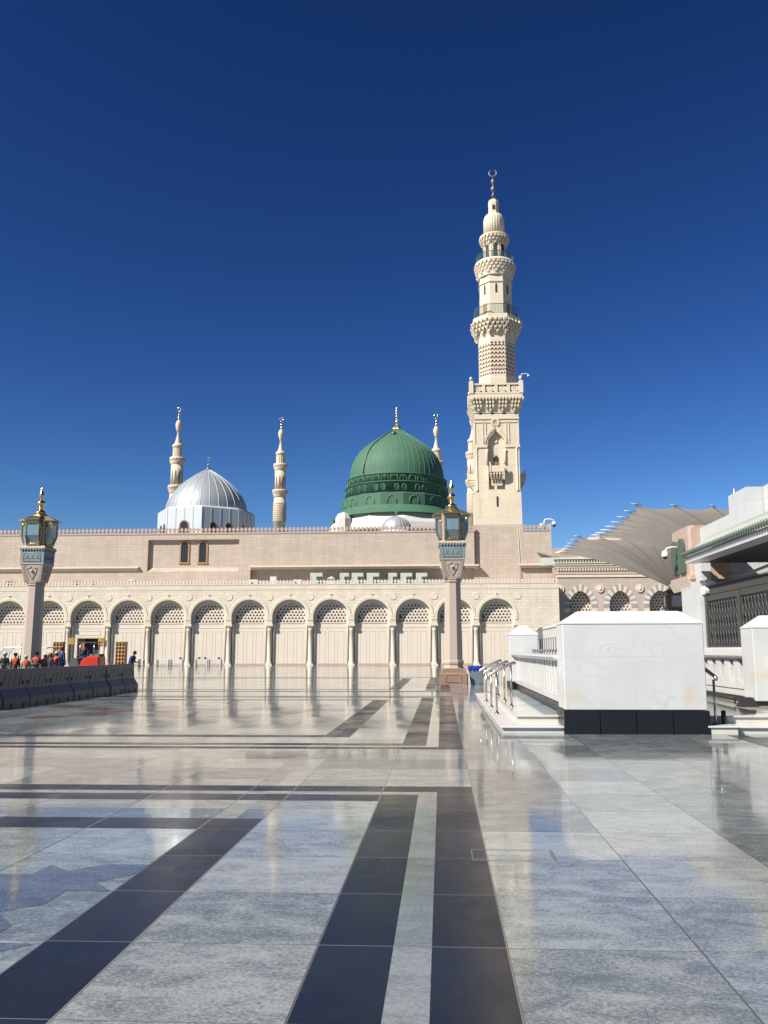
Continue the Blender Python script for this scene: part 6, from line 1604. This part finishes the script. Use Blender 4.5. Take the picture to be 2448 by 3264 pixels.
# ================================================================== PINK ARCADE BUILDING (right background)
YP = 94.3
pb = thing('striped_arch_building', (22,YP,0), 'pink stone hall with grey and cream striped arches and bulging roundels', 'building')
ac = [X_(u,1950,YP) for u in (1852,1979,2104)]; ac = [ac[0]+(ac[1]-ac[0])*i for i in range(0,6)]; pit = ac[1]-ac[0]
ztp = Z_(1850,1840,YP); zsp = Z_(1850,1925,YP); rA = 1.17
q = MB()
for xc in ac:
    q.arch(xc, pit/2, 3.2, ztp, round_arch(xc, rA, zsp, 3.2, 20, .22), YP, YP+1.1)
q.box(12.62, ac[0]-pit/2, YP, YP+1, 0, ztp); q.box(ac[0]-pit/2, ac[-1]+pit/2, YP, YP+1, 0, 3.2)
q.box(ac[0]-pit/2, ac[-1]+pit/2, YP+1.1, YP+5, 0, ztp)
part('wall', q, M['pink'], pb)
for xc in ac:
    nv = 17; q = MB(); mi_ = []
    pi_ = round_arch(xc, rA+.01, zsp, 3.2, nv, .22)[1:-1]; po = round_arch(xc, rA+.62, zsp, 3.2, nv, .22)[1:-1]
    for i in range(nv):
        q.prism([pi_[i], pi_[i+1], po[i+1], po[i]][::-1], YP-.03, YP+.02); mi_ += [i % 2]*6
    for j in range(5):
        for s_ in (-1,1):
            a, b_ = sorted((xc+s_*(rA+.01), xc+s_*(rA+.62))); q.box(a, b_, YP-.03, YP+.02, zsp-.48*(j+1), zsp-.48*j); mi_ += [1 if j % 2 == 0 else 0]*6
    o = part('striped_arch', q, M['creamp'], pb, recalc=False); o.data.materials.append(M['greystone'])
    for f_, k_ in zip(o.data.polygons, mi_): f_.material_index = k_
for xc in ac:
    gr = part('lattice_window', grille_mesh(xc, rA, zsp, 3.2, YP+.9, .22), M['panel'], pb, recalc=False)
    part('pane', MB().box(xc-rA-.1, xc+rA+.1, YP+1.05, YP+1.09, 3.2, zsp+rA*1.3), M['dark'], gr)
for i in range(-1,len(ac)-1):
    xc = ac[0]+pit*(i+.5); z = Z_(1917,1877,YP); q = MB()
    q.tube([(xc+.36*cos(2*pi*k/20), YP-.05, z+.36*sin(2*pi*k/20)) for k in range(20)], .09, 6, closed=True)
    q.ball((xc,YP,z), .3, 14, 8, sy=.7); part('roundel', q, M['creamp'], pb)
q = MB(); x0_, x1_ = 12.75, ac[-1]+pit/2; zz0 = ztp
for dz, pr, h in ((0,.1,.12),(.35,.12,.06),(1.05,.22,.10),(1.28,.30,.10),(1.5,.36,.10),(1.95,.45,.12)):
    q.box(x0_-pr, x1_+pr, YP-pr, YP+1, zz0+dz, zz0+dz+h)
q.box(x0_, x1_, YP-.05, YP+1, zz0, zz0+2.0)
part('cornice', q, M['creamp'], pb)
q = MB(); x = x0_
while x < x1_:
    q.box(x, x+.16, YP-.18, YP, zz0+.72, zz0+.98); q.box(x+.05, x+.16, YP-.36, YP, zz0+1.62, zz0+1.9); x += .3
part('dentils', q, M['creamp'], pb)
part('frieze', MB().box(x0_, x1_, YP-.07, YP-.04, zz0+.36+.06, zz0+.70), M['pinkp'], pb)
zroof = zz0+2.07
# gallery on its roof
t = thing('roof_gallery', (28,YP+6,zroof), 'cream roof gallery with deep square piers above the striped arch building, half under the umbrella', 'building')
q = MB(); Yg = YP+5; xg0 = X_(1880,1790,Yg); xg1 = X_(2080,1790,Yg)
q.box(xg0, xg1+4, Yg, Yg+.6, zroof-1, zroof+.3); q.box(xg0+1.0, X_(1925,1790,Yg), Yg, Yg+3, zroof, zroof+2.6)
q.box(xg0, xg1+4, Yg-.2, Yg+3, zroof+2.6, zroof+3.0)
for i in range(9): x = X_(1945,1790,Yg)+i*.85; q.box(x, x+.38, Yg, Yg+.8, zroof, zroof+2.6)
part('piers', q, M['creamp'], t); part('backing', MB().box(xg0+1, xg1+4, Yg+.9, Yg+1, zroof, zroof+2.6), M['bronze'], t)
q = MB(); xs0 = X_(1825,1800,Yg)
q.loft([[(xs0,Yg-.5,zroof),(xs0+3.6,Yg-.5,zroof),(xs0+3.6,Yg+1,zroof),(xs0,Yg+1,zroof)],[(xs0+1.6,Yg-.5,zroof+1.5),(xs0+3.6,Yg-.5,zroof+2.9),(xs0+3.6,Yg+1,zroof+2.9),(xs0+1.6,Yg+1,zroof+1.5)]])
solo('stair_housing', q, M['creamp'], 'sloping cream stair housing on the roof beside the roof gallery', 'stair housing')
q = MB(); xt0, zt0_ = P(1758,1775,YP+2); xt1, zt1_ = P(1852,1800,YP+2)
q.loft([[(xt0-1.5,YP,zt0_+.3),(xt1,YP,zt1_)],[(xt0-1.5,YP+6,zt0_+1.0),(xt1,YP+5,zt1_+.3)]], closed=False, cap=False)
q.add([(xt0-1.5,YP-.2,zroof+.1),(xt1,YP-.2,zroof+.1),(xt1,YP-.2,zt1_),(xt0-1.5,YP-.2,zt1_-.3)], [(0,1,2,3)])
q.box(xt1,xt1+.12,YP,YP+5,zroof,zt1_+.3)
solo('tent_canopy', q, M['tent'], 'pale green cloth canopy on the roof beside the pink end block', 'canopy')
t = thing('far_hall', (20,170,0), 'distant plain pinkish hall with arched windows between the end block and the umbrella', 'building')
xf0, zf = P(1740,1748,170); xf1 = X_(2200,1748,170)
part('wall', MB().box(xf0-6, xf1+20, 170, 175, 0, zf), M['pink'], t)
for u in (1811,1832):
    x, z = P(u,1790,170); part('arched_window', MB().prism(round_arch(x, .75, z, z-3, 10)[::-1], 169.9, 170.02), M['wood'], t)
# ================================================================== WORLD, SUN, CAMERA
AZ, EL = radians(51), radians(41)
w = bpy.data.worlds.new('World'); SC.world = w; w.use_nodes = True
nt = w.node_tree; bg = nt.nodes['Background']
sky = nt.nodes.new('ShaderNodeTexSky'); sky.sky_type = 'NISHITA'; sky.sun_disc = False
sky.sun_elevation = EL; sky.altitude = 0; sky.air_density = 1.0; sky.dust_density = .1; sky.ozone_density = 4.0
sd_ = Vector((-sin(AZ)*cos(EL), -cos(AZ)*cos(EL), sin(EL)))
sky.sun_rotation = math.atan2(sd_.x, sd_.y)
hsv = nt.nodes.new('ShaderNodeHueSaturation'); hsv.inputs['Saturation'].default_value = 1.06; hsv.inputs['Hue'].default_value = .506; hsv.inputs['Value'].default_value = 1.0
gm = nt.nodes.new('ShaderNodeGamma'); gm.inputs['Gamma'].default_value = 1.7
pre = nt.nodes.new('ShaderNodeMix'); pre.data_type = 'RGBA'; pre.blend_type = 'MULTIPLY'; pre.inputs[0].default_value = 1; pre.inputs[7].default_value = (.2,.2,.2,1)
nt.links.new(sky.outputs[0], pre.inputs[6]); nt.links.new(pre.outputs[2], gm.inputs['Color'])
nt.links.new(gm.outputs[0], hsv.inputs['Color']); nt.links.new(hsv.outputs[0], bg.inputs['Color'])
bg.inputs['Strength'].default_value = .1; hsv.inputs['Value'].default_value = 2.4
sl_ = bpy.data.lights.new('sun', 'SUN'); sl_.energy = 5.0; sl_.angle = radians(.55); sl_.color = (1.0,.94,.84)
so = bpy.data.objects.new('sun', sl_); COL.objects.link(so); so.rotation_euler = (-sd_).to_track_quat('-Z','Y').to_euler(); so.location = (-40,-40,60)
cam = bpy.data.cameras.new('camera'); co = bpy.data.objects.new('camera', cam); COL.objects.link(co)
cam.sensor_fit = 'VERTICAL'; cam.sensor_height = 36; cam.lens = F/3264*36; cam.shift_x = -(PPX-1224)/3264; cam.clip_start = .1; cam.clip_end = 3000
co.matrix_world = Matrix(((CA.x,CB.x,-CC.x,0),(CA.y,CB.y,-CC.y,0),(CA.z,CB.z,-CC.z,EYE),(0,0,0,1)))
SC.camera = co
SC.view_settings.view_transform = 'Standard'; SC.view_settings.look = 'None'; SC.view_settings.exposure = .84; SC.view_settings.gamma = 1
SC.cycles.max_bounces = 8; SC.cycles.use_denoising = True
